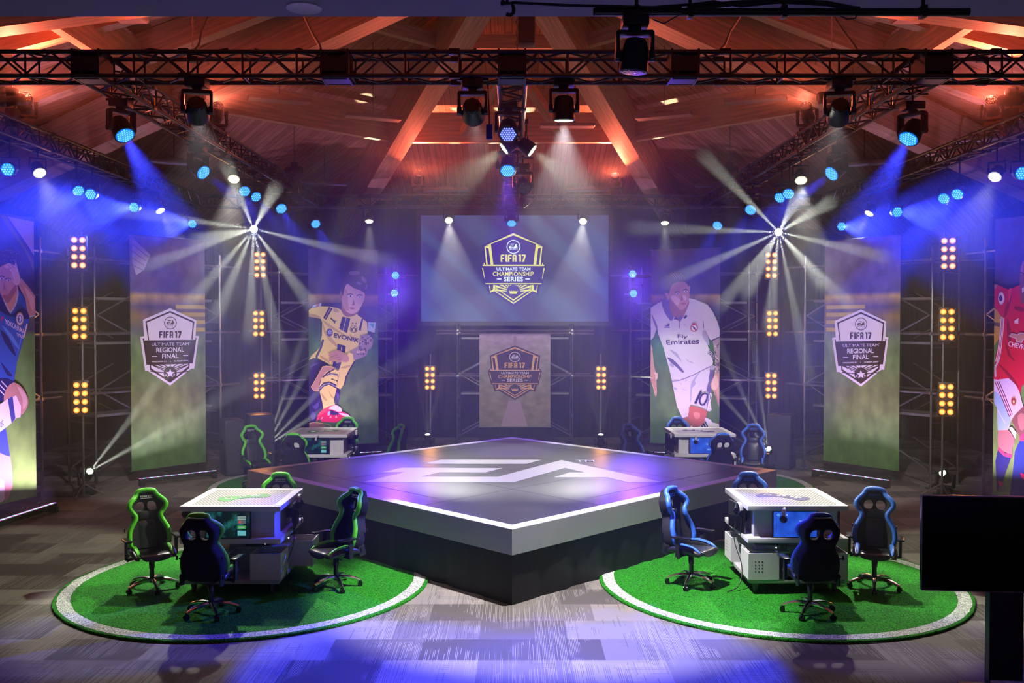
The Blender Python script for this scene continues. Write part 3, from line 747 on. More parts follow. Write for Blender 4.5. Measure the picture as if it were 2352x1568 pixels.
def moving_head(label, lens, d, kind, energy=None, deg=20, r=.115, top=TZ - .026, up=False, group=None, beam=True, target=None, length=.24, blend=.35, col=None):
    """yoke lamp: LENS is the world position of the front glass, D the aim"""
    lens = Vector(lens); d = Vector(d).normalized(); piv = lens - d * (length * .55)
    sgn = 1 if not up else -1                      # base above (hung) or below (standing)
    base_z = piv.z + sgn * .30
    R_ = thing('moving_head_lamp', label, 'stage lamp', (piv.x, piv.y, base_z), 0, group)
    pan = math.atan2(d.y, d.x) - PI / 2 if abs(d.z) < .98 else 0.
    Rz = Matrix.Rotation(pan, 4, 'Z'); fl = Matrix.Scale(sgn, 4, (0, 0, 1))
    bm_ = shared(('base', sgn), lambda: meshonly(MB().box((0, 0, sgn * .0), (.24, .2, .1), None, .02).box((0, -.102, 0), (.1, .004, .05)).cyl((0, 0, -sgn * .05), (0, 0, -sgn * .085), .06, 16), BLACK))
    inst('base', bm_, R_, Matrix.Rotation(pan if up else 0, 4, 'Z'))
    def yk():
        mb = MB(); w_ = .155
        mb.box((0, 0, -sgn * .1), (.33, .11, .045), None, .015)
        for e in (-1, 1): mb.box((e * w_, 0, -sgn * .215), (.035, .12, .25), None, .014).cyl((e * (w_ - .03), 0, -sgn * .3), (e * (w_ + .022), 0, -sgn * .3), .05, 16)
        return meshonly(mb, BLACK)
    inst('yoke', shared(('yoke', sgn), yk), R_, Rz)
    x = V(math.cos(pan), math.sin(pan), 0); y = d.cross(x).normalized(); Rh = Matrix((x, y, d)).transposed()
    off = V(0, 0, piv.z - base_z)
    def hd():
        mb = MB(); mb.lathe([(.03, -length * .62), (.085, -length * .56), (.11, -length * .35), (r * 1.02, -.02), (r * 1.12, length * .2), (r * 1.14, length * .53), (r * 1.06, length * .56)], n=24)
        for k in range(8): a = k * PI / 4; mb.box((.095 * math.cos(a), .095 * math.sin(a), -length * .3), (.012, .035, length * .4), Matrix.Rotation(a, 3, 'Z'))
        return meshonly(mb, BLACK)
    h = inst('head', shared(('head', r, length), hd), R_, Mx(off, Rh))
    def ln():
        mb = MB(); lens_mesh(mb, r, length * .55, 3 if r > .1 else 2); return meshonly(mb, lens_mats(kind), 80)
    inst('lens', shared(('lens', r, length, kind), ln), h, Matrix.Identity(4))
    if not up and top > base_z + .04:
        mb = MB().cyl((0, 0, .05), (0, 0, top - base_z + .05), .014, 8).box((0, 0, top - base_z + .005), (.36, .05, .03), None, .008).box((0, 0, top - base_z + .005), (.05, .36, .03), None, .008); mb.build('clamp', BLACK, R_)
    if energy:
        s_ = spot(None, lens + d * .03, lens + d, col or COLS[kind], energy, deg, blend, .05); s_.parent = R_; s_.matrix_parent_inverse = Matrix.Translation(-R_.location)
    return R_
def par_can(label, lens, d, kind, energy=None, deg=25, r=.1, top=TZ - .026, group=None, hang=True, col=None):
    lens = Vector(lens); d = Vector(d).normalized(); piv = lens - d * .1
    tz = top if hang else piv.z
    R_ = thing('par_lamp', label, 'stage lamp', (piv.x, piv.y, tz), 0, group); off = V(0, 0, piv.z - tz)
    pan = math.atan2(d.y, d.x) - PI / 2; x = V(math.cos(pan), math.sin(pan), 0); y = d.cross(x).normalized(); Rh = Matrix((x, y, d)).transposed()
    h = inst('can', shared(('can', r), lambda: meshonly(MB().lathe([(r * .45, -.12), (r * .8, -.1), (r * 1.0, -.03), (r * 1.05, .095), (r * 1.0, .1)], n=24), BLACK)), R_, Mx(off, Rh))
    def ln():
        mb = MB(); lens_mesh(mb, r, .1, 2); return meshonly(mb, lens_mats(kind), 80)
    inst('lens', shared(('plens', r, kind), ln), h, Matrix.Identity(4))
    mb = MB(); s_ = x * (r + .025)
    L = .17 if hang else .13
    zz = off + V(0, 0, L)
    mb.tube([off - s_, zz - s_, zz + s_, off + s_], .009, 6, flat=2.5)
    if hang: mb.cyl(zz, V(0, 0, .06), .013, 8).box(V(0, 0, .03), (.05, .06, .07), None, .01)
    mb.build('bracket', BLACK, R_)
    if energy:
        s2 = spot(None, lens + d * .03, lens + d, col or COLS[kind], energy, deg, .35, .05); s2.parent = R_; s2.matrix_parent_inverse = Matrix.Translation(-R_.location)
    return R_
ordn = ['first', 'second', 'third', 'fourth', 'fifth', 'sixth', 'seventh', 'eighth']
def onx(px, py, X): return P(px, py, X * F / (px - 1176))
# inner side trusses: photo positions of the glowing discs, frontmost first
def run(side, X, lst, where):
    nb = 0; cnt = {}
    for (px, py, kind, tgt, en, dg, typ) in lst:
        L = P(px, py, X * F / (px - 1176) * .9995); d = Vector(tgt) - L
        cnt[kind] = cnt.get(kind, 0) + 1
        lab = '%s %s %s from the front on the %s' % (ordn[cnt[kind] - 1], kind, 'moving head lamp' if typ == 'm' else 'par lamp', where)
        (moving_head if typ == 'm' else par_can)(lab, L, d, kind, en * (E_BLUE if kind == 'blue' else E_WHITE), dg, group='lamps hung from the rig')
B_, W_K = 'blue', 'white'
run(-1, -XI, [(287, 311, B_, (-1.0, 8.6, 0), 2.8, 26, 'm'), (467, 396, B_, (2.6, 10.4, .3), 1.0, 15, 'm'), (537, 411, W_K, (-3.9, 11.2, 0), 2.2, 30, 'p'), (562, 439, B_, (-1.5, 9, .3), .4, 16, 'p'), (588, 452, B_, (0, 11, .5), .4, 16, 'p'), (646, 479, B_, (-1, 13, 1), .45, 18, 'm'), (725, 514, B_, (-1.5, 16, 1), .4, 20, 'm')], 'inner truss over the green chairs')
run(1, XI, [(2086, 319, B_, (1.0, 8.6, 0), 2.8, 26, 'm'), (1910, 399, B_, (-2.7, 10.4, .3), 2.4, 15, 'm'), (1840, 414, W_K, (3.9, 11.2, 0), 2.2, 30, 'p'), (1811, 445, B_, (1.5, 9, .3), .4, 16, 'p'), (1791, 454, B_, (0, 11, .5), .4, 16, 'p'), (1724, 482, B_, (1, 13, 1), .45, 18, 'm'), (1648, 518, B_, (1.5, 16, 1), .4, 20, 'm')], 'inner truss over the blue chairs')
run(-1, -XO, [(18, 389, B_, (-6.6, 6, 3.7), 2.6, 19, 'p'), (91, 397, W_K, (-3.2, 10.8, 0), .6, 34, 'p'), (180, 438, B_, (-2.5, 11, 1.5), 1.8, 14, 'p'), (208, 446, B_, (-6.6, 6, 3.7), 2.6, 19, 'p'), (308, 476, B_, (-6.6, 6, 3.7), 2.6, 19, 'p'), (368, 484, W_K, (-4.2, 18.2, .5), 1., 32, 'p'), (442, 514, B_, (-6.6, 6, 3.7), 2.6, 19, 'p')], 'outer truss on the green chairs side')
run(1, XO, [(2348, 398, B_, (6.6, 6, 3.7), 2.6, 19, 'p'), (2285, 406, W_K, (3.2, 10.8, 0), .6, 34, 'p'), (2199, 446, B_, (2.5, 11, 1.5), 1.8, 14, 'p'), (2168, 456, B_, (2.5, 11, 1.5), 1.8, 14, 'p'), (2061, 487, B_, (6.6, 6, 3.7), 2.6, 19, 'p'), (1996, 490, W_K, (4.2, 18.2, .5), 1., 32, 'p'), (1933, 520, B_, (6.6, 6, 3.7), 2.6, 19, 'p')], 'outer truss on the blue chairs side')
for k, (px, py, tx) in enumerate(((848, 508, -3.8), (1031, 506, -.9), (1339, 508, .9), (1527, 512, 3.9))):
    L = P(px, py, BY - .1); tg = V(L.x * .9, 20.0, .6) if k in (0, 3) else V(L.x * .5, 16.5, .9)
    par_can('white-lit par can, %s along the back truss counting from the green side' % ordn[k], L, tg - L, 'white', E_WHITE * (1.2 if k in (0, 3) else 1.6), 28, group='lamps hung from the rig')
# lamps under the front truss; turned-away heads carry white beams added for the banners
for px, py, kind, d, lab in ((1088, 268, 'off', (.04, .96, -.27), 'dark moving head under the front truss beside the centre spine, lens turned away'), (1295, 276, 'green', (.0, .1, -1), 'moving head under the front truss with a bright white rim, aimed straight down'),
                             (455, 268, 'off', (-.23, .9, -.4), 'dark moving head under the front truss above the green chairs, lens turned away'), (1925, 272, 'off', (.23, .9, -.4), 'dark moving head under the front truss above the blue chairs, lens turned away')):
    moving_head(lab, P(px, py, FY + .05), d, kind, E_WHITE * 3.5 if kind == 'green' else E_WHITE * (3.4 if px == 1088 else 1.9), 60 if kind == 'green' else (24 if px == 1088 else 44), group='lamps hung from the rig', col=(1, .95, .95))
# centre spine: one behind another
for px, py, d_, kind, dr, en, lab in ((1167, 308, 12.0, 'dim', (0, -.75, -.65), .06, 'moving head with dim blue cells, first on the centre spine truss'), (1166, 392, 14.3, 'blue', (0, -.7, -.7), .5, 'bright blue moving head, second on the centre spine truss'),
                                      (1175, 513, 22.1, 'blue', (0, -.6, -.75), .4, 'bright blue moving head at the far end of the centre spine truss')):
    moving_head(lab, P(px, py, d_), dr, kind, E_BLUE * en, 24, group='lamps hung from the rig', col=COLS['violet'])
for px, py, d_, dr, lab, en in ((1158, 341, 12.9, (-.8, -.12, -.62), 'white par can on the centre spine pointing at the green desk', 2.), (1222, 346, 12.9, (.8, -.12, -.62), 'white par can on the centre spine pointing at the blue desk', 2.),
                                (1208, 472, 20.5, (.55, .2, -.7), 'white par can far along the centre spine pointing at the blue side', .7)):
    par_can(lab, P(px, py, d_), dr, 'green', E_WHITE * en, 42, group='lamps hung from the rig')
for px, py, d_, dr, lab in ((1203, 432, 15.5, (.1, -.8, -.5), 'unlit spot head with open yoke on the centre spine'), (1172, 478, 18.0, (0, -.7, -.7), 'unlit moving head on the centre spine above the far blue one')):
    moving_head(lab, P(px, py, d_), dr, 'off', None, group='lamps hung from the rig')
# spot heads standing on top of the trusses, washing the roof red
for px, py, d_, tg, lab in ((205, 282, 14.6, (-5., 10.5, 9), 'upright spot head on the outer truss on the green chairs side'), (568, 285, 15.2, (-3., 11.5, 9), 'upright spot head on the inner truss over the green chairs'),
                            (1812, 292, 15.2, (3., 11.5, 9), 'upright spot head on the inner truss over the blue chairs'), (2192, 292, 14.8, (5., 10.5, 9), 'upright spot head on the outer truss on the blue chairs side'),
                            (962, 398, BY, (-1.2, 17.5, 9.5), 'upright spot head on the back truss on the green side of the screen'), (1413, 402, BY, (1.2, 17.5, 9.5), 'upright spot head on the back truss on the blue side of the screen')):
    L = P(px, py, d_); X0 = -XO if px < 300 else (-XI if px < 700 else (XI if px < 1900 and px > 1500 else (XO if px > 2000 else L.x)))
    L.x = X0 + (.0); L.z = max(L.z, TZ + TH + .026 + .46); d = Vector(tg) - L
    m = moving_head(lab, L + d.normalized() * 0, d, 'off', E_RED * (.02 if abs(L.x) < 2 else 1.), 95, r=.085, up=True, group='spot heads standing on the rig', length=.34, col=COLS['red'], blend=.6)
    b = MB(); hgt = m.location.z - .05 - (TZ + TH + .026)
    b.box((0, 0, -.05 - hgt / 2), (.12, .3, max(.02, hgt))).build('clamp', BLACK, m)
# ------------------------------------------------------------------ towers of scaffold tube with hanging banners
def pv(px, d): return V((px - 1176) / F * d, d, 0)
def tower(label, a, b, ztop, depth=.95, tilt=0):
    """A, B: floor points of the two front standards"""
    r = thing('scaffold_tower', label, 'scaffold', (0, 0, 0), 0, 'scaffold towers carrying the banners'); a, b = Vector(a), Vector(b)
    t = (b - a).normalized(); n = V(-t.y, t.x, 0)
    if n.dot(V(0, YC, 0) - a) > 0: n = -n
    a = a + n * .18; b = b + n * .18
    ps = [a, b, b + n * depth, a + n * depth]
    for p in ps:
        sd = MB().cyl(p, p + V(0, 0, ztop), .024, 8).build('standard', STEEL, r)
        MB().box(p + V(0, 0, .008), (.15, .15, .016)).cyl(p + V(0, 0, .01), p + V(0, 0, .2), .019, 8).build('base_plate', STEEL, sd)
    for z in (1.9, 3.08, ztop - .25):
        for q in (0, depth):
            MB().cyl(a + n * q - t * .55 + V(0, 0, z), b + n * q + t * .55 + V(0, 0, z), .024, 8).build('ledger', STEEL, r)
        for p in ps: inst('coupler', shared('coupler', lambda: meshonly(MB().box((0, 0, 0), (.08, .08, .07), None, .012), STEEL)), r, Matrix.Translation(p + V(0, 0, z)))
    for z in (1.55, 3.0, 3.9):
        if z > ztop - .2: continue
        mb = MB()
        mb.box((a + b) / 2 + n * depth * .5 + V(0, 0, z - .12), (.6, (a - b).length * .94, .05), Matrix.Rotation(math.atan2(t.y, t.x) - PI / 2, 3, 'Z')); mb.build('walk_board', mat('dull aluminium plank', (.2, .2, .22), .5, .5), r)
    zs = [0.35, 1.15, 1.95, 2.7, 3.45, 4.2]
    zs = [z for z in zs if z < ztop - .3]
    m_ = a.lerp(b, .5)
    for p, e in ((a, 1), (b, -1)):
        for q in (0, depth):
            for k in range(len(zs) - 1):
                z0, z1 = (zs[k], zs[k + 1]); i0 = p + n * q + t * e * .05; i1 = p + n * q + t * e * 1.0
                if k % 2: z0, z1 = z1, z0
                MB().cyl(i0 + V(0, 0, z0), i1 + V(0, 0, z1 - (z1 - z0) * .35), .017, 6).build('brace', STEEL, r)
    for p in (a, b):                    # ladder rungs of the end frames
        me = meshonly(MB().cyl(V(0, 0, 0), n * depth, .014, 6), STEEL)
        for k in range(int(ztop / .5)): inst('rung', me, r, Matrix.Translation(p + V(0, 0, .3 + .5 * k)))
    return r
TOW = [('scaffold tower behind the player in blue at the edge of the picture', V(-8.9, 14.1, 0), V(-8.42, 16.85, 0), 4.85), ('scaffold tower behind the grey shield banner on the green chairs side', V(-8.07, 18.14, 0), V(-6.39, 20.63, 0), 4.8),
       ('scaffold tower behind the player in the yellow shirt', V(-5.55, 22.2, 0), V(-2.85, 23.5, 0), 4.75), ('low scaffold tower under the screen behind the centre shield banner', V(-1.42, 23.9, 0), V(1.58, 23.9, 0), 3.25),
       ('scaffold tower behind the player in the white shirt', V(2.95, 23.5, 0), V(5.65, 22.2, 0), 4.75), ('scaffold tower behind the grey shield banner on the blue chairs side', V(6.45, 20.75, 0), V(8.15, 18.2, 0), 4.8),
       ('scaffold tower behind the player in the red shirt at the edge of the picture', V(8.5, 16.95, 0), V(8.98, 14.1, 0), 4.85)]
for lab, a, b, z in TOW: tower(lab, a, b, z)
# ------------------------------------------------------------------ printed banners
class Art:
    """flat print on an upright plane through floor points A, B; photo pixels are laid out on that plane"""
    def __init__(s, a, b, z0, z1, off=.006):
        s.a, s.b = Vector(a), Vector(b); s.t = (s.b - s.a).normalized(); s.n = V(s.t.y, -s.t.x, 0); s.W = (s.b - s.a).length
        if s.n.dot(-s.a) < 0: s.n = -s.n
        s.z0, s.z1 = z0, z1; s.layer = off; s.mb = None; s.mats = []
    def uv(s, px, py, clamp=True):
        r = ray(px, py); o = V(0, 0, CAMH); k = (s.a - o).dot(s.n) / r.dot(s.n); p = o + r * k
        u, z = (p - s.a).dot(s.t), p.z
        if clamp: u = min(max(u, .004), s.W - .004); z = min(max(z, s.z0 + .004), s.z1 - .004)
        return u, z
    def pt(s, u, z, off): return V(s.a.x, s.a.y, 0) + s.t * u + s.n * off + V(0, 0, z)
    def begin(s): s.mb = MB(); s.mats = []
    def slot(s, m):
        if m not in s.mats: s.mats.append(m)
        return s.mats.index(m)
    def poly(s, pts, m, sm=0):
        if sm: pts = smooth(pts, sm)
        q = [s.uv(*p) for p in pts]; s.layer += .0002
        tr = tessellate_polygon([[V(u, z, 0) for u, z in q]])
        s.mb.add([s.pt(u, z, s.layer) for u, z in q], [tuple(t) for t in tr], s.slot(m))
    def line(s, pts, wpx, m, closed=False):
        q = [V(*s.uv(*p)) for p in pts]; u0 = s.uv(pts[0][0], pts[0][1], False); u1 = s.uv(pts[0][0], pts[0][1] + 1, False); h = wpx * abs(u0[1] - u1[1]) / 2; s.layer += .0002
        N = len(q); vs = []
        for i in range(N):
            a = q[i - 1] if (i or closed) else q[i]; b = q[(i + 1) % N] if (i < N - 1 or closed) else q[i]
            d = (b - a); d = d.normalized() if d.length else V(1, 0); nn = V(-d.y, d.x) * h
            for e in (-1, 1): u, z = q[i] + nn * e; vs.append(s.pt(min(max(u, .002), s.W - .002), min(max(z, s.z0), s.z1), s.layer))
        s.mb.add(vs, [(2 * i, 2 * ((i + 1) % N), 2 * ((i + 1) % N) + 1, 2 * i + 1) for i in range(N if closed else N - 1)], s.slot(m))
    def disc(s, c, r, m, n=28, ry=None): s.poly([(c[0] + r * math.cos(k * 2 * PI / n), c[1] + (ry or r) * math.sin(k * 2 * PI / n)) for k in range(n)], m)
    def text(s, body, q, m, bold=.015):
        """q: photo pixels of the corners bottom-left, bottom-right, top-right, top-left (or x0, y_top, x1, y_bottom)"""
        if not isinstance(q[0], (tuple, list)): x0, y0, x1, y1 = q; q = [(x0, y1), (x1, y1), (x1, y0), (x0, y0)]
        pts, fs, asp = text2d(body, bold); s.layer += .0002; vs = []
        for x, y in pts:
            bx = q[0][0] + (q[1][0] - q[0][0]) * x, q[0][1] + (q[1][1] - q[0][1]) * x; tx = q[3][0] + (q[2][0] - q[3][0]) * x, q[3][1] + (q[2][1] - q[3][1]) * x
            vs.append(s.pt(*s.uv(bx[0] + (tx[0] - bx[0]) * y, bx[1] + (tx[1] - bx[1]) * y), s.layer))
        s.mb.add(vs, fs, s.slot(m))
    def end(s, name, parent): return s.mb.build(name, s.mats, parent, flat=True)
def C(name, c, rough=.6): return mat('print ' + name, c, rough, spec=.25)
def stadium(name, stops, noise=.35, nx=0.):
    """printed backdrop: stops run from the bottom (0) to the top (1) of the banner"""
    m = mat('banner print ' + name, (.3, .3, .3), .55, spec=.25); n, l = nodes(m); b = n['Principled BSDF']
    tc = n.new('ShaderNodeUVMap'); tc.uv_map = 'UVMap'; sp = n.new('ShaderNodeSeparateXYZ'); l.new(tc.outputs[0], sp.inputs[0])
    mp = n.new('ShaderNodeMapping'); mp.inputs['Scale'].default_value = (3, 5, 1); l.new(tc.outputs[0], mp.inputs[0])
    nz = n.new('ShaderNodeTexNoise'); nz.inputs['Scale'].default_value = 2.2; nz.inputs['Detail'].default_value = 5; l.new(mp.outputs[0], nz.inputs['Vector'])
    cr = n.new('ShaderNodeValToRGB'); l.new(sp.outputs[1], cr.inputs[0]); e = cr.color_ramp.elements
    e[0].position, e[0].color = stops[0][0], (*stops[0][1], 1); e[1].position, e[1].color = stops[-1][0], (*stops[-1][1], 1)
    for p, c in stops[1:-1]: k = e.new(p); k.color = (*c, 1)
    mr = n.new('ShaderNodeMapRange'); mr.inputs[1].default_value = .3; mr.inputs[2].default_value = .7; mr.inputs[3].default_value = 1 - noise; mr.inputs[4].default_value = 1 + noise; l.new(nz.outputs[0], mr.inputs[0])
    sc = n.new('ShaderNodeVectorMath'); sc.operation = 'SCALE'; l.new(cr.outputs[0], sc.inputs[0]); l.new(mr.outputs[0], sc.inputs['Scale']); l.new(sc.outputs[0], b.inputs['Base Color']); return m
def banner(label, a, b, z0, z1, m, group='tall printed banners'):
    r = thing('printed_banner', label, 'banner', (0, 0, 0), 0, group); A = Art(a, b, z0, z1)
    mb = MB(); n = 10; vs = []
    for k in range(n + 1): vs += [A.pt(A.W * k / n, z0, 0), A.pt(A.W * k / n, z1, 0), A.pt(A.W * k / n, z0, -.012), A.pt(A.W * k / n, z1, -.012)]
    for k in range(n):
        i, j = 4 * k, 4 * k + 4; mb.add([], []); mb.f += [(i, j, j + 1, i + 1), (i + 2, i + 3, j + 3, j + 2), (i, i + 2, j + 2, j), (i + 1, j + 1, j + 3, i + 3)]; mb.m += [0] * 4
    mb.f += [(0, 1, 3, 2), (4 * n, 4 * n + 2, 4 * n + 3, 4 * n + 1)]; mb.m += [0, 0]
    mb.v = [tuple(v) for v in vs]; o = mb.build('fabric', m, r, flat=True); uv_faces(o, lambda p, co: ((co - A.a).dot(A.t) / A.W, (co.z - z0) / (z1 - z0)))
    for z in (z0, z1): MB().cyl(A.pt(-.02, z, -.02), A.pt(A.W + .02, z, -.02), .016, 8).build('hem_pole', STEEL, r)
    for u in (.15, A.W - .15):     # ties back to the tower
        MB().cyl(A.pt(u, z1, -.02), A.pt(u, z1 - (.3 if z1 > 4 else 0), -.38 if z1 > 4 else -.56), .006, 5).build('tie', BLACK, r)
    return r, A
# ------------------------------------------------------------------ shield emblems
def ea_mark(A, f, c, r, m, ring=True):
    """slanted two letter mark inside a ring, centre C and outer radius R in emblem units"""
    if ring: A.line(f([(c[0] + r * .95 * math.cos(k * PI / 20), c[1] + r * .95 * math.sin(k * PI / 20)) for k in range(40)]), f.k * r * .11, m, True)
    s = r * .62; g = lambda pts: f([(c[0] + x * s, c[1] - r * .1 + y * s) for x, y in pts])
    A.poly(g([(-.6, -.55), (.22, -.55), (.1, -.36), (-.72, -.36)]), m)
    A.poly(g([(-.78, -.12), (.02, -.12), (-.1, .08), (-.62, .08), (-.72, .26), (.12, .26), (.62, -.6), (1.05, .45), (.78, .45), (.68, .2), (.3, .2), (.42, .0), (.6, .0), (.55, -.18), (.2, .45), (-1.08, .45), (-.88, .08), (-.9, .08)]), m)
    A.text('SPORTS', f([(c[0] - r * .62, c[1] + r * .46), (c[0] + r * .62, c[1] + r * .46), (c[0] + r * .62, c[1] + r * .2), (c[0] - r * .62, c[1] + r * .2)]), m, .0)
def block_word(A, f, x0, x1, y0, y1, m):
    """FIFA 17 in square letters with clipped corners"""
    W_, H = x1 - x0, y1 - y0; t = W_ * .062
    def R_(a, b, c, d): A.poly(f([(x0 + a * W_, y0 + b * H), (x0 + c * W_, y0 + b * H), (x0 + c * W_, y0 + d * H), (x0 + a * W_, y0 + d * H)]), m)
    q = .065
    for ox in (0., .285):
        A.poly(f([(x0 + ox * W_, y0 + .12 * H), (x0 + (ox + .03) * W_, y0), (x0 + (ox + .155) * W_, y0), (x0 + (ox + .155) * W_, y0 + .2 * H), (x0 + (ox + q) * W_, y0 + .2 * H), (x0 + (ox + q) * W_, y1), (x0 + ox * W_, y1)]), m); R_(ox + q, .42, ox + .14, .62)
    R_(.195, 0, .195 + q, 1)
    A.poly(f([(x0 + .47 * W_, y1), (x0 + .47 * W_, y0 + .14 * H), (x0 + .5 * W_, y0), (x0 + .6 * W_, y0), (x0 + .63 * W_, y0 + .14 * H), (x0 + .63 * W_, y1), (x0 + .567 * W_, y1), (x0 + .567 * W_, y0 + .2 * H), (x0 + .535 * W_, y0 + .2 * H), (x0 + .535 * W_, y1)]), m); R_(.53, .5, .57, .68)
    R_(.745, 0, .745 + q, 1); R_(.705, 0, .75, .2)
    A.poly(f([(x0 + .84 * W_, y0), (x1, y0), (x1, y0 + .2 * H), (x0 + .93 * W_, y1), (x0 + .855 * W_, y1), (x0 + .93 * W_, y0 + .22 * H), (x0 + .84 * W_, y0 + .22 * H)]), m)
class EF:
    def __init__(s, ox, oy, sc, kx=1.): s.o = (ox, oy); s.sc = sc; s.k = 1 / sc; s.kx = kx
    def __call__(s, pts): return [(s.o[0] + x / s.sc * s.kx, s.o[1] + y / s.sc) for x, y in pts]
    def box(s, x0, y0, x1, y1): a = s([(x0, y1), (x1, y1), (x1, y0), (x0, y0)]); return a
def star(c, r): return [(c[0] + (r if k % 2 == 0 else r * .42) * math.sin(k * PI / 5), c[1] - (r if k % 2 == 0 else r * .42) * math.cos(k * PI / 5)) for k in range(10)]
def regional(A, f):
    li, dkm, wh = C('pale lilac', (.8, .74, .84)), C('dark maroon', (.035, .012, .014)), C('white', (.85, .82, .84))
    A.poly(f([(600, 133), (1050, 340), (1035, 605), (1090, 608), (1012, 1170), (965, 1165), (600, 1455), (215, 1205), (170, 1205), (85, 625), (150, 610), (133, 330)]), li)
    A.poly(f([(222, 680), (175, 360), (600, 178), (1015, 360), (985, 668), (962, 668), (990, 380), (600, 208), (200, 378), (240, 680)]), dkm)
    A.poly(f([(130, 650), (150, 650), (153, 682), (1030, 672), (1033, 640), (1050, 640), (990, 1075), (195, 1105)]), dkm)
    A.poly(f([(248, 1100), (935, 1075), (930, 1160), (600, 1410), (252, 1185)]), dkm)
    A.poly(f([(272, 1106), (912, 1083), (912, 1125), (715, 1290), (490, 1305), (275, 1160)]), li)
    for k in range(11):
        a = PI * (1.03 + .94 * k / 10); c = (600, 1245); A.line(f([(c[0] + 100 * math.cos(a), c[1] + 100 * math.sin(a)), (min(925, max(258, c[0] + 420 * math.cos(a))), max(1092, c[1] + 420 * math.sin(a)) if abs(math.cos(a)) < .93 else c[1] + 330 * math.sin(a))]), 14 * f.k, dkm)
    A.disc(*[f([(600, 1240)])[0], 113 * f.k, dkm]); A.poly(f(star((600, 1250), 82)), li); A.poly(f(star((527, 1277), 24)), li); A.poly(f(star((667, 1272), 24)), li)
    ea_mark(A, f, (603, 385), 108, dkm); block_word(A, f, 408, 790, 525, 640, dkm)
    A.text('ULTIMATE TEAM', f([(280, 776), (915, 768), (915, 718), (280, 726)]), li, .0); A.text('TM', f.box(920, 714, 942, 728), li, 0)
    A.text('REGIONAL', f([(360, 890), (835, 880), (835, 798), (360, 806)]), wh, .014); A.text('FINAL', f([(460, 993), (742, 985), (742, 905), (460, 912)]), wh, .014)
    for x0, x1, y in ((283, 372, 956), (822, 908, 941)): A.poly(f([(x0, y - 6), (x1, y - 6), (x1, y + 6), (x0, y + 6)]), li)
    A.text('VANCOUVER, B.C.', f([(278, 1063), (545, 1058), (545, 1030), (278, 1036)]), wh, .02); A.text('I', f.box(594, 1034, 604, 1054), wh, .02); A.text('EA MAJOR SERIES', f([(665, 1055), (910, 1046), (910, 1018), (665, 1026)]), wh, .02)
def champion(A, f, base, gold, wh, halo=None):
    mir = lambda pts: [(1414 - x, y) for x, y in pts]
    both = lambda pts, m: (A.poly(f(pts), m), A.poly(f(mir(pts)), m))
    A.poly(f([(707, 215), (1215, 445), (1190, 700), (1205, 735), (1250, 790), (1185, 1100), (1150, 1110), (1115, 1262), (1040, 1235), (707, 1455), (374, 1235), (299, 1262), (264, 1110), (229, 1100), (164, 790), (209, 735), (224, 700), (199, 445)]), base)
    A.poly(f([(232, 465), (707, 250), (1182, 465), (1075, 430), (707, 288), (339, 430)]), gold)
    both([(232, 465), (252, 470), (287, 772), (262, 772)], gold); both([(252, 470), (339, 430), (380, 772), (335, 772), (302, 505), (256, 488)], gold)
    A.poly(f([(200, 768), (1214, 768), (1210, 790), (204, 790)]), gold); A.poly(f([(245, 1070), (1169, 1070), (1165, 1086), (249, 1086)]), gold)
    both([(193, 822), (212, 822), (242, 1010), (230, 985)], gold); both([(220, 735), (232, 735), (240, 770), (224, 770)], gold)
    both([(308, 1105), (322, 1108), (334, 1200), (372, 1172), (378, 1100), (412, 1100), (412, 1195), (326, 1225)], gold)
    both([(395, 1198), (412, 1195), (707, 1385), (707, 1410)], gold); both([(412, 1150), (430, 1150), (707, 1335), (707, 1360)], gold)
    for k in range(7):
        a = math.radians(182 + 12 * k); c = (707, 1210)
        pts = [(c[0] + 112 * math.cos(a), c[1] + 112 * math.sin(a)), (c[0] + 112 * math.cos(a + .11), c[1] + 112 * math.sin(a + .11))]
        out = []
        for aa in (a + .12, a - .0):
            rr = min(290 / max(.05, abs(math.cos(aa))), 112 / max(.05, abs(math.sin(aa)))); rr = max(rr, 116); out.append((c[0] + rr * math.cos(aa), c[1] + rr * math.sin(aa)))
        both(pts + out, gold)
    A.disc(f([(707, 1210)])[0], 102 * f.k, base)
    A.poly(f([(652, 1245), (635, 1190), (668, 1208), (680, 1190), (694, 1208), (707, 1186), (720, 1208), (734, 1190), (746, 1208), (779, 1190), (762, 1245)]), gold)
    ea_mark(A, f, (707, 475), 112, wh); block_word(A, f, 498, 910, 602, 722, gold)
    A.text('ULTIMATE TEAM', f.box(432, 815, 985, 862), wh, .014); A.text('CHAMPIONSHIP', f.box(370, 880, 1042, 955), gold, .014); A.text('SERIES', f.box(548, 967, 866, 1040), wh, .014)
    for x0, x1 in ((438, 510), (903, 975)): A.poly(f([(x0, 994), (x1, 994), (x1, 1010), (x0, 1010)]), wh)
GRASS = [(.0, (.07, .2, .04)), (.12, (.1, .22, .055)), (.3, (.15, .2, .065)), (.48, (.14, .24, .08)), (.56, (.16, .24, .13)), (.6, (.13, .13, .17)), (.66, (.25, .18, .08)), (.7, (.1, .08, .14)), (.745, (.42, .3, .05)), (.765, (.1, .08, .15)), (.85, (.12, .09, .18)), (1., (.26, .22, .32))]
ST_A = stadium('stadium stand and pitch', GRASS)
NIGHT = [(.0, (.06, .16, .05)), (.15, (.1, .2, .06)), (.35, (.1, .18, .07)), (.5, (.06, .2, .08)), (.6, (.05, .12, .08)), (.7, (.04, .03, .1)), (.76, (.35, .26, .1)), (.775, (.05, .04, .12)), (.9, (.06, .05, .16)), (1., (.12, .11, .24))]
ST_B = stadium('night stand and pitch', NIGHT, .3)
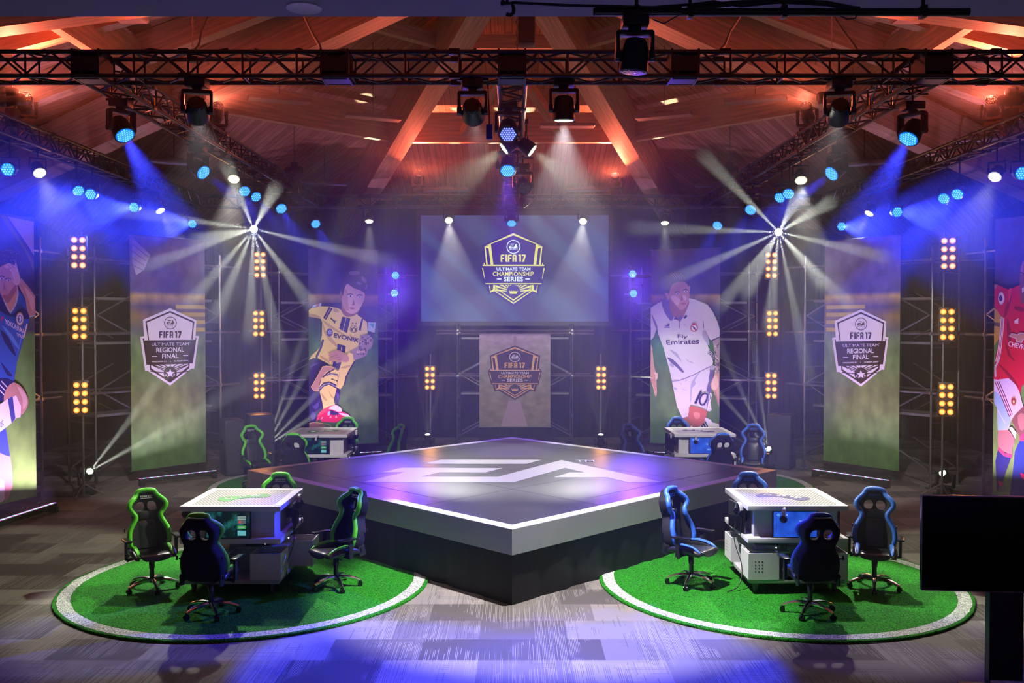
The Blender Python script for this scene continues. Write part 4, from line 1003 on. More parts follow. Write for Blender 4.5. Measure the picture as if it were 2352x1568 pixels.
SKY = [(.0, (.18, .4, .06)), (.2, (.16, .32, .06)), (.45, (.14, .36, .08)), (.58, (.1, .3, .07)), (.6, (.06, .06, .12)), (.64, (.1, .12, .08)), (.72, (.05, .05, .1)), (.9, (.07, .07, .12)), (1., (.1, .1, .16))]
ST_C = stadium('dim stand over bright pitch', SKY, .25)
def seats(A, u0, u1, z0, z1):
    """rows of yellow seats and a pale pillar or two on the printed stand"""
    y, p = C('seat yellow', (.5, .38, .06)), C('stand pillar', (.4, .37, .4))
    for k in range(4):
        z = z0 + (z1 - z0) * k / 4; A.layer += .0002; A.mb.add([A.pt(a, b, A.layer) for a, b in ((u0, z), (u1, z), (u1, z + (z1 - z0) * .13), (u0, z + (z1 - z0) * .13))], [(0, 1, 2, 3)], A.slot(y))
# regional banners
zr = EF(310, 690, 7.468)
r, A = banner('tall banner with grey REGIONAL FINAL shield on the green chairs side', V(-7.75, 18.8, 0), V(-6.66, 20.1, 0), .27, 5.07, ST_A); A.begin()
seats(A, 1.0, 1.69, 3.1, 3.75)
rp = C('roof glass', (.42, .38, .5)); A.poly([(303, 545), (345, 585), (330, 620), (312, 632), (303, 600)], rp)
for k in range(4): A.line([(303, 560 + k * 16), (340 - k * 4, 590 + k * 10)], 1.6, C('roof bar', (.16, .12, .22)))
regional(A, zr); A.end('emblem', r)
zr2 = EF(1900.5, 692.5, 7.468, .965)
r, A = banner('tall banner with grey REGIONAL FINAL shield on the blue chairs side', V(6.85, 20.3, 0), V(7.89, 18.83, 0), .27, 5.07, ST_A); A.begin()
seats(A, .05, 1.0, 3.1, 3.75); regional(A, zr2); A.end('emblem', r)
# centre banner
ST_D = stadium('hazy violet pitch', [(.0, (.2, .18, .13)), (.25, (.26, .22, .15)), (.5, (.28, .27, .18)), (.75, (.36, .33, .3)), (.92, (.42, .33, .42)), (.97, (.5, .4, .5)), (1., (.3, .2, .38))], .3)
r, A = banner('short centre banner with gold CHAMPIONSHIP SERIES shield below the screen', V(-.83, 23.55, 0), V(.98, 23.55, 0), .63, 3.0, ST_D); A.begin()
vm = C('violet path', (.36, .26, .32)); A.poly([(1168, 920), (1195, 920), (1212, 979), (1150, 979)], vm); A.poly([(1180, 772), (1186, 772), (1187, 796), (1178, 796)], vm)
fz = EF(1123.5 - 170 * .1125 * .0 - 2.2, 760 + 8.5, 8.0); fz = EF(1182.3 - 707 / 8.75, 793 - 215 / 9.75, 8.75)
class EF2(EF):
    def __init__(s, ox, oy, sx, sy): s.o = (ox, oy); s.sx, s.sy = sx, sy; s.k = 1 / sx
    def __call__(s, pts): return [(s.o[0] + x / s.sx, s.o[1] + y / s.sy) for x, y in pts]
fz = EF2(1182.6 - 707 / 8.75, 793 - 215 / 9.85, 8.75, 9.85)
champion(A, fz, C('deep aubergine', (.05, .018, .07)), C('peach gold', (.85, .5, .2)), C('white', (.85, .82, .84))); A.end('emblem', r)
# projection screen
r = thing('projection_screen', 'large projection screen with glowing yellow CHAMPIONSHIP SERIES shield', 'screen')
sa, sb = V(-2.475, 25.2, 0), V(2.62, 25.2, 0); sz0, sz1 = 3.32, 6.2
A = Art(sa, sb, sz0, sz1)
mb = MB(); cx = (sa.x + sb.x) / 2; wd = sb.x - sa.x
for z in (sz0 - .06, sz1 + .06): mb.box((cx, 25.23, z), (wd + .24, .08, .12))
for x in (sa.x - .06, sb.x + .06): mb.box((x, 25.23, (sz0 + sz1) / 2), (.12, .08, sz1 - sz0))
mb.build('frame', BLACK, r)
mb = MB()
for x in (-2.0, 2.1): mb.cyl((x, 25.3, sz1), (x, 25.3, 7.6), .012, 6)
mb.build('suspension_wire', BLACK, r)
m = mat('projected blue picture', (.1, .1, .12), .6); n, l = nodes(m); tc = n.new('ShaderNodeUVMap'); tc.uv_map = 'UVMap'
mp = n.new('ShaderNodeMapping'); mp.inputs['Rotation'].default_value = (0, 0, -.82); l.new(tc.outputs[0], mp.inputs[0])
wv = n.new('ShaderNodeTexNoise'); wv.noise_dimensions = '1D'; wv.inputs['Scale'].default_value = 4.5; wv.inputs['Detail'].default_value = 0
sp = n.new('ShaderNodeSeparateXYZ'); l.new(mp.outputs[0], sp.inputs[0]); l.new(sp.outputs[0], wv.inputs['W'])
cr = n.new('ShaderNodeValToRGB'); cr.color_ramp.interpolation = 'EASE'; l.new(wv.outputs[0], cr.inputs[0]); e = cr.color_ramp.elements
e[0].position = .42; e[0].color = (.022, .045, .17, 1); e[1].position = .6; e[1].color = (.035, .1, .26, 1)
l.new(cr.outputs[0], n['Principled BSDF'].inputs['Emission Color']); n['Principled BSDF'].inputs['Emission Strength'].default_value = .72; m.cycles.emission_sampling = 'NONE'
o = MB().add([A.pt(0, sz0, 0), A.pt(A.W, sz0, 0), A.pt(A.W, sz1, 0), A.pt(0, sz1, 0), A.pt(0, sz0, -.02), A.pt(A.W, sz0, -.02), A.pt(A.W, sz1, -.02), A.pt(0, sz1, -.02)], [(0, 1, 2, 3), (4, 7, 6, 5), (0, 4, 5, 1), (2, 6, 7, 3)]).build('picture', m, r, flat=True)
uv_faces(o, lambda p, co: ((co - sa).dot(A.t) / A.W * 1.77, (co.z - sz0) / (sz1 - sz0)))
A.begin(); EMI = lambda nm, c, s: mat('projected ' + nm, (.05, .05, .05), .6, emit=c, es=s, sample=False)
champion(A, EF(1080, 500, 7.128), EMI('navy', (.025, .02, .2), 1), EMI('yellow', (.75, .75, .18), 1.05), EMI('white', (.75, .95, 1), 1.1)); A.end('emblem', o)
# ------------------------------------------------------------------ printed players
SKIN, SKD, SKL = C('skin', (.58, .33, .25)), C('skin shade', (.33, .16, .13)), C('skin light', (.78, .55, .46))
NAVY, INK, WH, YEL, YSH = C('navy', (.035, .025, .12)), C('ink', (.012, .012, .02)), C('white', (.85, .82, .84)), C('shirt yellow', (.88, .76, .22)), C('yellow shade', (.6, .46, .15))
HAIRB, PINK, PALE = C('brown hair', (.07, .04, .05)), C('boot pink', (.75, .02, .1)), C('pale blue', (.45, .62, .75))
def face(A, f, eyeL, eyeR, nose, mouth, s, brow=INK):
    for (x, y), e in ((eyeL, -1), (eyeR, 1)):
        A.poly(f([(x - s, y), (x - s * .3, y - s * .4), (x + s * .6, y - s * .3), (x + s, y + s * .1), (x, y + s * .4)]), WH, 2); A.disc(f([(x + s * .1, y)])[0], s * .36 / f_sc(f), INK, 10)
        A.poly(f([(x - s * 1.3, y - s * .8), (x, y - s * 1.25), (x + s * 1.3, y - s * .85), (x + s * 1.2, y - s * .6), (x, y - s * .9), (x - s * 1.2, y - s * .5)]), brow, 2)
    x, y = nose; A.poly(f([(x - s * .3, y - s * 2.6), (x + s * .15, y - s * 1.2), (x + s * .5, y - s * .2), (x - s * .1, y + s * .15), (x - s * .9, y), (x - s * .55, y - s * .8)]), SKD, 2)
    x, y = mouth; A.poly(f([(x - s * 1.5, y), (x - s * .3, y - s * .35), (x + s * 1.3, y + s * .1), (x + s * .3, y + s * .6), (x - s * .6, y + s * .5)]), C('lip', (.45, .13, .14)), 2); A.line(f([(x - s * 1.5, y), (x, y + .08 * s), (x + s * 1.3, y + s * .1)]), .9, SKD)
def f_sc(f): a, b = f([(0, 0), (1, 0)]); return 1 / abs(b[0] - a[0])
a_, b_ = zc((700, 600), 7.128), zc((700, 800), 7.84)
r, A = banner('tall banner of a running footballer in a yellow and navy shirt', V(-4.92, 22.4, 0), V(-3.34, 23.1, 0), .29, 5.09, ST_B); A.begin()
A.poly(b_([(65, 210), (180, 180), (330, 235), (470, 300), (560, 420), (640, 740), (625, 900), (600, 1010), (540, 1060), (330, 1080), (230, 1180), (190, 1340), (65, 1350)]), NAVY)
for q in ([(110, 980), (160, 1040), (240, 960), (250, 1040), (190, 1100)], [(90, 330), (160, 270), (260, 260), (160, 320)], [(570, 790), (620, 830), (600, 920), (570, 860)], [(130, 1130), (200, 1200), (160, 1300), (100, 1230)]): A.poly(b_(q), C('navy sheen', (.1, .09, .3)), 2)
A.poly(b_([(65, 1355), (150, 1335), (240, 1340), (350, 1380), (400, 1450), (420, 1560), (65, 1560)]), SKD, 2); A.line(b_([(65, 1350), (150, 1332), (240, 1338), (420, 1362), (470, 1390), (470, 1440)]), 1.2, YEL)
A.poly(a_([(65, 800), (135, 745), (260, 725), (370, 735), (520, 760), (590, 790), (640, 880), (730, 905), (850, 860), (930, 920), (1020, 1000), (1030, 1180), (915, 1210), (895, 1380), (800, 1480)]) + b_([(870, 130), (910, 215), (870, 300), (800, 410), (750, 520), (700, 650), (640, 735), (575, 700), (600, 560), (630, 450), (590, 380), (500, 350), (400, 260), (245, 180), (160, 170), (66, 210)]) + a_([(110, 1540), (200, 1460), (255, 1390), (280, 1200), (285, 1000), (265, 940), (66, 905)]), YEL)
for q in (a_([(290, 960), (420, 1040), (620, 1180), (700, 1240), (560, 1170), (380, 1070)]), a_([(300, 1010), (340, 1130), (480, 1300), (560, 1420), (420, 1320), (310, 1160)]), a_([(720, 1190), (800, 1250), (890, 1270), (880, 1310), (780, 1290)]), b_([(270, 120), (380, 180), (460, 260), (400, 240), (300, 180)]), b_([(640, 340), (780, 300), (830, 320), (700, 360)]), a_([(460, 790), (480, 830), (560, 830), (520, 770)]), a_([(70, 850), (200, 880), (260, 930), (66, 905)])): A.poly(q, YSH, 2)
A.line(a_([(300, 1280), (260, 1420), (190, 1560)]) + b_([(220, 180)]), 5, NAVY); A.line(b_([(900, 220), (800, 400), (740, 520), (715, 640)]), 3, NAVY)
A.poly(a_([(110, 770), (125, 715), (270, 685), (600, 680), (600, 790), (520, 765), (400, 738), (270, 735)]), NAVY); A.poly(a_([(855, 800), (900, 755), (1000, 830), (1110, 920), (1165, 1000), (1120, 1275), (1030, 1190), (1025, 1000), (940, 930), (870, 885)]), NAVY)
A.poly(a_([(1035, 995), (1165, 1000), (1140, 1170), (1030, 1140)]), PALE); A.poly(a_([(1050, 1015), (1140, 1015), (1120, 1095)]), C('teal', (.03, .4, .5))); A.poly(a_([(118, 770), (130, 718), (255, 685), (275, 690), (260, 740), (180, 745)]), PALE); A.poly(a_([(195, 700), (240, 690), (220, 740), (180, 740)]), C('lip', (.45, .13, .14)))
A.poly(a_([(395, 745), (455, 775), (345, 960), (300, 925)]), NAVY); A.line(a_([(425, 760), (325, 945)]), 1, YEL)
A.poly(a_([(615, 905), (745, 935), (690, 1175), (560, 1105)]), NAVY); A.line(a_([(677, 920), (624, 1140)]), 1.2, YEL)
A.poly(a_([(930, 940), (958, 930), (915, 1140), (880, 1120)]), NAVY); A.poly(a_([(535, 1350), (670, 1385), (655, 1495), (525, 1460)]), NAVY); A.line(a_([(600, 1400), (592, 1480)]), 1.5, YEL)
A.poly(b_([(510, 230), (660, 250), (610, 385), (500, 320)]), NAVY)
A.disc(a_([(405, 1165)])[0], 52 / 7.1, C('violet', (.08, .03, .3)), ry=66 / 7.1); A.line(a_([(440, 1180), (390, 1180), (385, 1150), (415, 1130), (440, 1150), (400, 1160)]), 1.6, PALE)
A.text('EVONIK', a_([(470, 1245), (880, 1335), (895, 1265), (485, 1170)]), NAVY, .03)
A.disc(a_([(800, 1110)])[0], 64 / 7.1, INK); A.disc(a_([(800, 1110)])[0], 58 / 7.1, YEL); A.text('B', a_([(752, 1145), (785, 1148), (785, 1090), (752, 1088)]), INK, .05); A.text('B', a_([(815, 1150), (850, 1150), (850, 1092), (818, 1092)]), INK, .05); A.text('V', a_([(782, 1115), (818, 1115), (818, 1065), (782, 1063)]), INK, .05); A.text('09', a_([(780, 1172), (815, 1172), (815, 1152), (780, 1152)]), INK, .03)
for c in ((783, 1015), (838, 1018)): A.poly(a_(star(c, 19)), INK)
A.poly(a_([(412, 935), (430, 918), (455, 945), (500, 975), (532, 966), (500, 988), (488, 1025), (468, 985), (440, 960)]), NAVY)
TAT, TAD = C('inked arm', (.36, .28, .33)), C('arm ink', (.1, .08, .13))
A.poly(a_([(905, 1225), (1020, 1195), (1115, 1275), (1085, 1420)]) + b_([(1145, 20), (1110, 120), (1000, 175), (865, 205), (790, 75)]) + a_([(870, 1400)]), TAT, 2)
random.seed(4)
for k in range(34):
    t = random.random(); c = (1010 - 110 * t + random.uniform(-70, 80), 1250 + 260 * t + random.uniform(-35, 35)); A.poly(a_([(c[0] + random.uniform(8, 24) * math.cos(q * PI / 3), c[1] + random.uniform(8, 24) * math.sin(q * PI / 3)) for q in range(6)]), TAD if k % 3 else SKL, 2)
A.poly(b_([(760, 105), (800, 70), (860, 95), (872, 195), (800, 215), (770, 170)]), YEL)
A.poly(b_([(425, 112), (470, 80), (600, 30), (690, 85), (770, 125), (795, 200), (740, 250), (660, 235), (600, 262), (566, 268), (562, 246), (610, 195), (540, 215), (490, 262), (472, 250), (530, 165), (450, 222), (430, 210), (470, 150), (520, 128), (440, 128)]), SKIN, 2)
for q in ([(470, 150), (600, 110), (520, 140)], [(530, 172), (640, 150), (570, 175)], [(590, 205), (670, 185), (620, 210)]): A.line(b_(q), 1.1, SKD)
A.poly(a_([(600, 690), (900, 690), (865, 850), (735, 905), (645, 880)]), SKD, 2)
A.poly(a_([(600, 490), (575, 500), (570, 560), (590, 620), (625, 630), (640, 520)]), SKD, 2)
A.poly(a_([(625, 420), (680, 370), (800, 390), (960, 490), (978, 590), (930, 720), (860, 825), (770, 860), (690, 830), (625, 750), (605, 620)]), SKL, 2)
A.poly(a_([(620, 480), (690, 470), (700, 640), (720, 800), (660, 800), (610, 700)]), SKIN, 2)
A.poly(a_([(610, 560), (590, 420), (600, 330), (645, 240), (720, 165), (880, 155), (960, 230), (1015, 300), (1040, 390), (1000, 480), (965, 510), (900, 470), (800, 440), (720, 380), (690, 370), (650, 430), (630, 540)]), HAIRB, 2)
for q in ([(720, 170), (870, 160), (900, 210), (760, 230)], [(940, 240), (1010, 310), (990, 360), (920, 290)], [(860, 330), (930, 360), (900, 390), (850, 360)], [(1000, 370), (1030, 400), (985, 470)]): A.poly(a_(q), C('hair light', (.36, .3, .36)), 2)
face(A, a_, (740, 570), (895, 585), (800, 715), (775, 765), 36)
A.poly(b_([(110, 690), (140, 640), (200, 560), (320, 325), (450, 318), (530, 350), (400, 430), (300, 540), (258, 640), (252, 755), (160, 760)]), SKIN, 2); A.line(b_([(530, 350), (450, 318), (320, 322), (190, 560), (110, 690), (160, 762), (252, 765)]), 1.3, YEL)
A.poly(b_([(300, 530), (370, 425), (520, 362), (605, 405), (625, 450), (590, 560), (572, 690), (560, 760), (520, 920), (540, 1010), (430, 1040), (330, 1095), (310, 960), (268, 790), (258, 680)]), YEL)
for q in ([(305, 520), (400, 425), (520, 365), (545, 372), (430, 440), (330, 525)], [(370, 500), (450, 440), (590, 460), (605, 545), (590, 500), (480, 470)], [(258, 700), (330, 610), (440, 590), (565, 650), (570, 720), (430, 650), (330, 690), (262, 770)]): A.poly(b_(q), NAVY)
for q in ([(380, 510), (470, 455), (595, 495)], [(262, 720), (340, 650), (440, 625), (570, 690)]): A.line(b_(q), .9, WH)
A.text('BVB', b_([(470, 560), (590, 600), (600, 580), (480, 535)]), INK, .04); A.poly(b_([(300, 800), (360, 880), (400, 920), (370, 940), (310, 880)]), YSH, 2); A.poly(b_([(420, 720), (450, 800), (530, 900), (460, 860)]), YSH, 2)
A.poly(b_([(200, 1305), (225, 1210), (260, 1150), (330, 1090), (430, 1040), (560, 1010), (640, 1060), (665, 1130), (780, 1180), (830, 1250), (760, 1240), (660, 1270), (600, 1310), (540, 1335), (420, 1320), (300, 1320), (270, 1270)]), PINK)
A.poly(b_([(420, 1080), (540, 1015), (640, 1060), (660, 1130), (600, 1140), (500, 1100)]), WH, 2); A.poly(b_([(450, 1110), (590, 1150), (600, 1190), (460, 1190)]), NAVY, 2); A.poly(b_([(415, 1130), (460, 1130), (440, 1205), (405, 1205)]), PALE); A.poly(b_([(600, 1160), (760, 1180), (830, 1250), (700, 1215)]), WH, 2)
for q in ([(210, 1300), (240, 1245), (250, 1250)], [(275, 1285), (310, 1225), (330, 1250)], [(440, 1250), (460, 1205), (480, 1240)], [(540, 1250), (560, 1195), (580, 1240)]): A.poly(b_(q), SKL)
A.end('print', r)
# player in white
a_, b_ = zc((1485, 600), 7.128), zc((1485, 800), 7.84)
ST_E = stadium('dusk stand and pitch', NIGHT, .3)
SH1, SH2, SHD = C('shirt white', (.66, .64, .74)), C('shirt fold', (.4, .4, .55)), C('shirt dark fold', (.14, .12, .3))
r, A = banner('tall banner of a footballer in a plain white shirt and shorts', V(3.46, 23.1, 0), V(5.03, 22.4, 0), .29, 5.09, ST_E); A.begin()
A.poly(a_([(72, 1350), (95, 1420), (110, 1560)]) + b_([(135, 300), (165, 420), (205, 450), (200, 530), (180, 560), (190, 780), (180, 860), (160, 860), (100, 640), (72, 560)]), SKIN)
A.poly(b_([(130, 430), (200, 450), (200, 540), (160, 560), (150, 480)]), SKL, 2); A.line(b_([(110, 640), (160, 830)]), 1.2, SKL); A.line(b_([(150, 470), (140, 580)]), 1.2, SKD)
A.poly(b_([(650, 1255), (760, 1215), (800, 1400), (780, 1560), (700, 1560)]), SKD)
A.poly(b_([(790, 1400), (1060, 1240), (1150, 1280), (1190, 1330), (1315, 1360), (1315, 1560), (800, 1560)]), WH, 1); A.poly(b_([(985, 1390), (1060, 1300), (1110, 1400), (1080, 1460), (1000, 1450)]), NAVY); A.line(b_([(1010, 1380), (1050, 1440)]), 2, WH); A.line(b_([(1045, 1330), (1085, 1420)]), 2, WH); A.poly(b_([(1280, 1350), (1316, 1330), (1316, 1365)]), PINK)
A.poly(b_([(445, 500), (780, 500), (1140, 320), (1150, 600), (1110, 760), (1175, 1110), (1130, 1135), (1080, 1115), (800, 1030), (760, 1215), (650, 1255), (550, 1040), (490, 750), (460, 600)]), SH1)
for q in ([(800, 640), (840, 560), (900, 480), (980, 400), (920, 500), (870, 580), (890, 640), (820, 720), (810, 900), (780, 1000), (790, 800)], [(600, 600), (640, 650), (620, 640)], [(640, 720), (740, 760), (660, 740)], [(490, 690), (550, 720), (540, 750), (500, 730)], [(700, 540), (720, 590), (705, 580)], [(1075, 700), (1140, 560), (1160, 400), (1200, 420), (1190, 560), (1140, 900), (1080, 1115), (1100, 900)]): A.poly(b_(q), SH2, 2)
A.poly(b_([(1145, 400), (1215, 300), (1200, 560), (1165, 720), (1090, 1110), (1080, 1110), (1130, 800), (1080, 760), (1110, 640)]), SHD, 1); A.line(b_([(1180, 800), (1110, 1120)]), 1.6, WH); A.line(b_([(1150, 800), (1095, 1115)]), 1.4, WH)
A.poly(b_([(1150, 640), (1200, 540), (1230, 450), (1316, 440), (1316, 1050), (1280, 980), (1240, 850), (1200, 750), (1160, 710)]), SKIN); A.poly(b_([(1190, 560), (1260, 480), (1300, 640), (1250, 740), (1180, 720)]), SKL, 2); A.line(b_([(1230, 760), (1300, 1000)]), 1.4, SKD)
A.poly(a_([(1085, 1300), (1205, 1250), (1205, 1560)]) + b_([(1316, 440), (1230, 450), (1240, 200), (1215, 0)]), TAT)
for k in range(26): c = (random.uniform(1235, 1310), random.uniform(-120, 430)); A.poly(b_([(c[0] + random.uniform(6, 22) * math.cos(q * PI / 3), c[1] + random.uniform(6, 22) * math.sin(q * PI / 3)) for q in range(6)]), TAD if k % 3 else SKL, 2)
A.poly(a_([(72, 760), (200, 680), (340, 620), (400, 640), (520, 900), (560, 900), (660, 800), (690, 600), (800, 625), (1000, 710), (1090, 830), (1160, 980), (1205, 1100), (1205, 1240), (1060, 1300), (1030, 1260), (960, 1120), (1010, 1400), (1105, 1540)]) + b_([(1215, 110), (1190, 310), (1150, 320), (840, 480), (600, 580), (450, 520), (380, 250), (310, 0)]) + a_([(200, 1200), (175, 1080), (120, 1240), (72, 1290)]), SH1)
for q in (a_([(80, 860), (130, 940), (180, 1060), (170, 1120), (120, 1000)]), a_([(250, 640), (340, 625), (400, 760), (440, 930), (390, 970), (280, 800)]), a_([(350, 640), (380, 640), (410, 790), (450, 920), (420, 900)]), a_([(940, 1120), (1010, 1230), (1030, 1380), (960, 1300), (910, 1200)]), a_([(920, 930), (945, 1060), (930, 1100)]), a_([(600, 1010), (680, 1090), (640, 1040)])): A.poly(q, SH2 if q[0][1] > 735 else SHD, 2)
for q in ([(420, 20), (520, 60), (580, 120), (640, 250), (590, 190), (480, 90)], [(380, 160), (480, 200), (600, 320), (680, 420), (640, 430), (560, 350), (420, 230)], [(440, 250), (500, 310), (480, 340), (420, 300)], [(700, 180), (780, 230), (880, 270), (780, 250)], [(1150, 310), (1230, 310), (1220, 380), (1150, 380)]): A.poly(b_(q), SHD if q[0][0] in (380,) else SH2, 2)
A.line(b_([(450, 590), (600, 575), (840, 480), (1150, 320)]), 1.2, SHD); A.line(a_([(1060, 1300), (1205, 1240)]), 2.4, NAVY)
for k in range(3): A.line(b_([(1110 + 10 * k, 80 - 25 * k), (1170 + 12 * k, 130 - 30 * k), (1205, 220 - 50 * k)]), 1.8, NAVY)
A.poly(a_([(380, 640), (690, 600), (660, 800), (545, 985), (420, 860)]), SKD, 2); A.poly(a_([(520, 920), (545, 1000), (600, 920), (560, 880)]), SHD); A.line(a_([(545, 990), (540, 1095)]), 1.4, SHD)
A.poly(a_([(440, 950), (490, 905), (525, 950)]), NAVY); A.poly(a_([(610, 930), (640, 875), (675, 890), (640, 940)]), NAVY)
A.poly(a_([(300, 500), (330, 500), (370, 560), (370, 620), (330, 590)]), SKIN, 2); A.poly(a_([(690, 400), (715, 420), (705, 500), (685, 520)]), SKIN, 2)
A.poly(a_([(350, 420), (440, 360), (560, 330), (660, 360), (690, 440), (705, 560), (680, 680), (640, 760), (570, 800), (500, 740), (410, 640), (370, 560)]), SKIN, 2)
A.poly(a_([(400, 570), (470, 560), (545, 620), (540, 690), (500, 720), (430, 640)]), SKL, 2); A.poly(a_([(590, 560), (640, 560), (660, 620), (620, 640)]), SKL, 2)
A.poly(a_([(310, 520), (300, 380), (330, 280), (400, 190), (500, 160), (590, 200), (650, 270), (685, 350), (695, 420), (650, 345), (560, 335), (450, 365), (400, 430), (375, 520), (345, 500)]), HAIRB, 2)
for x in (400, 440, 480, 520, 560): A.line(a_([(x, 185 + abs(x - 480) * .2), (x + 40, 250), (x + 70, 290)]), 1., C('hair light', (.36, .3, .36)))
face(A, a_, (510, 530), (645, 495), (590, 635), (615, 690), 34)
A.text('Fly', a_([(515, 1270), (670, 1280), (680, 1205), (510, 1190)]), NAVY, .005); A.text('Emirates', a_([(335, 1365), (860, 1350), (865, 1250), (320, 1290)]), NAVY, .01)
for k in range(3): A.poly(a_([(305 + 22 * k, 1062), (330 + 22 * k - 8, 1048 - 14 * k), (346 + 16 * k, 1035 - 14 * k + 8), (332 + 22 * k, 1062)]), NAVY)
A.text('adidas', a_([(292, 1088), (390, 1088), (390, 1066), (292, 1066)]), NAVY, .03)
RED = C('crest red', (.55, .08, .1)); A.disc(a_([(783, 1090)])[0], 62 / 7.1, RED); A.disc(a_([(783, 1090)])[0], 46 / 7.1, WH); A.poly(a_([(750, 1065), (775, 1060), (815, 1115), (800, 1130)]), NAVY); A.poly(a_([(752, 1030), (748, 1008), (768, 1016), (787, 1004), (806, 1016), (826, 1008), (820, 1030)]), RED)
A.poly(b_([(970, 765), (1003, 775), (900, 1000), (858, 985)]), NAVY); A.line(b_([(965, 900), (1005, 830), (1060, 805), (1100, 830), (1090, 920), (1040, 1010), (990, 1015), (960, 970)]), 3.6, NAVY, True)
A.poly(b_([(800, 1030), (1080, 1115), (1065, 1250), (1020, 1350), (920, 1420), (840, 1415), (790, 1330), (755, 1220), (770, 1120)]), C('knee', (.5, .14, .1)), 2); A.poly(b_([(850, 1150), (960, 1160), (960, 1250), (880, 1260)]), C('knee light', (.68, .28, .2)), 2); A.poly(b_([(800, 1260), (850, 1350), (930, 1400), (850, 1400)]), SKD, 2)
A.end('print', r)
# player in blue (edge of picture)
a_, b_ = zc((0, 480), 4.48), zc((0, 820), 3.918)
BLU, BLD, BLL = C('shirt blue', (.03, .12, .55)), C('shirt navy', (.015, .02, .16)), C('shirt light blue', (.1, .3, .8))
r, A = banner('tall banner of a footballer in a blue shirt shielding his eyes', V(-8.75, 14.28, 0), V(-8.26, 16.02, 0), .29, 5.09, ST_C); A.begin()
A.poly(a_([(75, 75), (350, 130), (350, 480), (300, 400)]), C('sky', (.5, .46, .55))); A.poly(a_([(0, 60), (60, 70), (345, 540), (345, 640), (250, 420), (100, 220)]), C('roof edge', (.2, .2, .14)))
A.poly(b_([(-800, 640), (50, 640), (90, 900), (60, 890), (0, 880), (-800, 860)]), C('shorts blue', (.04, .08, .5))); A.poly(b_([(-80, 880), (60, 888), (92, 910), (110, 1080), (105, 1180), (70, 1270), (30, 1290), (-60, 1300)]), SKIN, 2); A.poly(b_([(-120, 1090), (0, 1090), (36, 1130), (38, 1240), (20, 1300), (-120, 1320)]), WH, 2)
A.poly(a_([(-900, 900), (0, 790), (40, 950), (100, 1070), (200, 840), (240, 900), (270, 1000), (300, 1140), (280, 1200), (250, 1300)]) + b_([(150, 40), (125, 210), (40, 260), (-150, 300), (-800, 320)]), BLU)
for q in (a_([(0, 870), (70, 1020), (120, 1080), (240, 1010), (300, 1130), (150, 1110), (0, 1050)]), a_([(0, 1240), (90, 1330), (160, 1500), (120, 1480), (40, 1360)]), b_([(0, 40), (70, 120), (110, 170), (60, 160)])): A.poly(q, BLD, 2)
for q in (a_([(10, 1190), (120, 1290), (200, 1440), (150, 1400)]), a_([(230, 1240), (250, 1210), (190, 1440), (170, 1500)])): A.poly(q, BLL, 2)
A.line(a_([(275, 1180), (240, 1320)]), 4, WH); A.poly(b_([(-60, 200), (50, 190), (130, 220), (40, 380), (-60, 430)]), BLD)
for k in range(3): A.line(b_([(8 - 18 * k, 215 + 30 * k), (60 - 10 * k, 270 + 38 * k)]), 2.6, WH)
A.poly(b_([(30, 400), (50, 290), (120, 225), (200, 280), (245, 360), (250, 420), (225, 480), (185, 520), (170, 440), (120, 350)]), SKIN, 2); A.poly(b_([(150, 260), (225, 330), (240, 420), (200, 470), (200, 380)]), SKL, 2)
A.poly(b_([(-500, 560), (0, 420), (70, 370), (140, 345), (185, 440), (180, 540), (140, 550), (80, 610), (0, 670), (-500, 820)]), WH); A.poly(b_([(65, 375), (110, 355), (135, 550), (100, 590)]), C('sock blue', (.05, .07, .3))); A.text('CFC', b_([(2, 640), (30, 610), (22, 560), (-6, 590)]), BLU, .03)
A.poly(a_([(0, 860), (40, 960), (100, 1075), (170, 960), (180, 800), (0, 780)]), SKIN, 2); A.line(a_([(15, 830), (40, 950), (102, 1068), (165, 960), (180, 830)]), 3.2, PALE)
A.poly(a_([(-20, 600), (60, 570), (150, 600), (180, 760), (160, 860), (110, 930), (70, 970), (30, 930), (0, 840)]), SKIN, 2); A.poly(a_([(20, 880), (60, 900), (150, 780), (165, 830), (110, 930), (70, 972), (35, 930)]), SKD, 2)
A.poly(a_([(-60, 620), (-70, 500), (0, 430), (90, 392), (150, 410), (190, 480), (196, 620), (170, 640), (150, 560), (40, 570)]), HAIRB, 2)
for k in range(40): c = (random.uniform(0, 180), random.uniform(410, 540)); A.line(a_([c, (c[0] + 9, c[1] + 7)]), 1.2, C('grey curl', (.3, .27, .27)))
face(A, a_, (5, 715), (75, 735), (40, 820), (50, 890), 24)
A.poly(a_([(170, 760), (210, 710), (240, 750), (300, 820), (356, 900), (356, 1100), (300, 1115), (270, 1050), (250, 920), (200, 830)]), SKIN, 1); A.poly(a_([(240, 800), (310, 870), (345, 950), (330, 1060), (290, 950)]), SKL, 2); A.line(a_([(290, 1110), (355, 1095)]), 2.4, PALE)
A.poly(a_([(30, 590), (60, 560), (100, 560), (140, 580), (150, 535), (165, 590), (190, 680), (200, 740), (170, 785), (130, 760), (100, 690), (90, 610), (60, 610)]), SKL, 2)
for q in ([(70, 570), (95, 600), (110, 610)], [(100, 565), (130, 600), (145, 605)], [(95, 640), (130, 740)]): A.line(a_(q), 1.3, SKD)
A.text('YOKOHAMA', a_([(40, 1180), (240, 1290), (245, 1235), (40, 1125)]), WH, .014); A.text('TYRES', a_([(155, 1300), (230, 1335), (235, 1300), (158, 1270)]), WH, .02); A.poly(a_([(0, 1110), (30, 1105), (0, 1160)]), PINK)
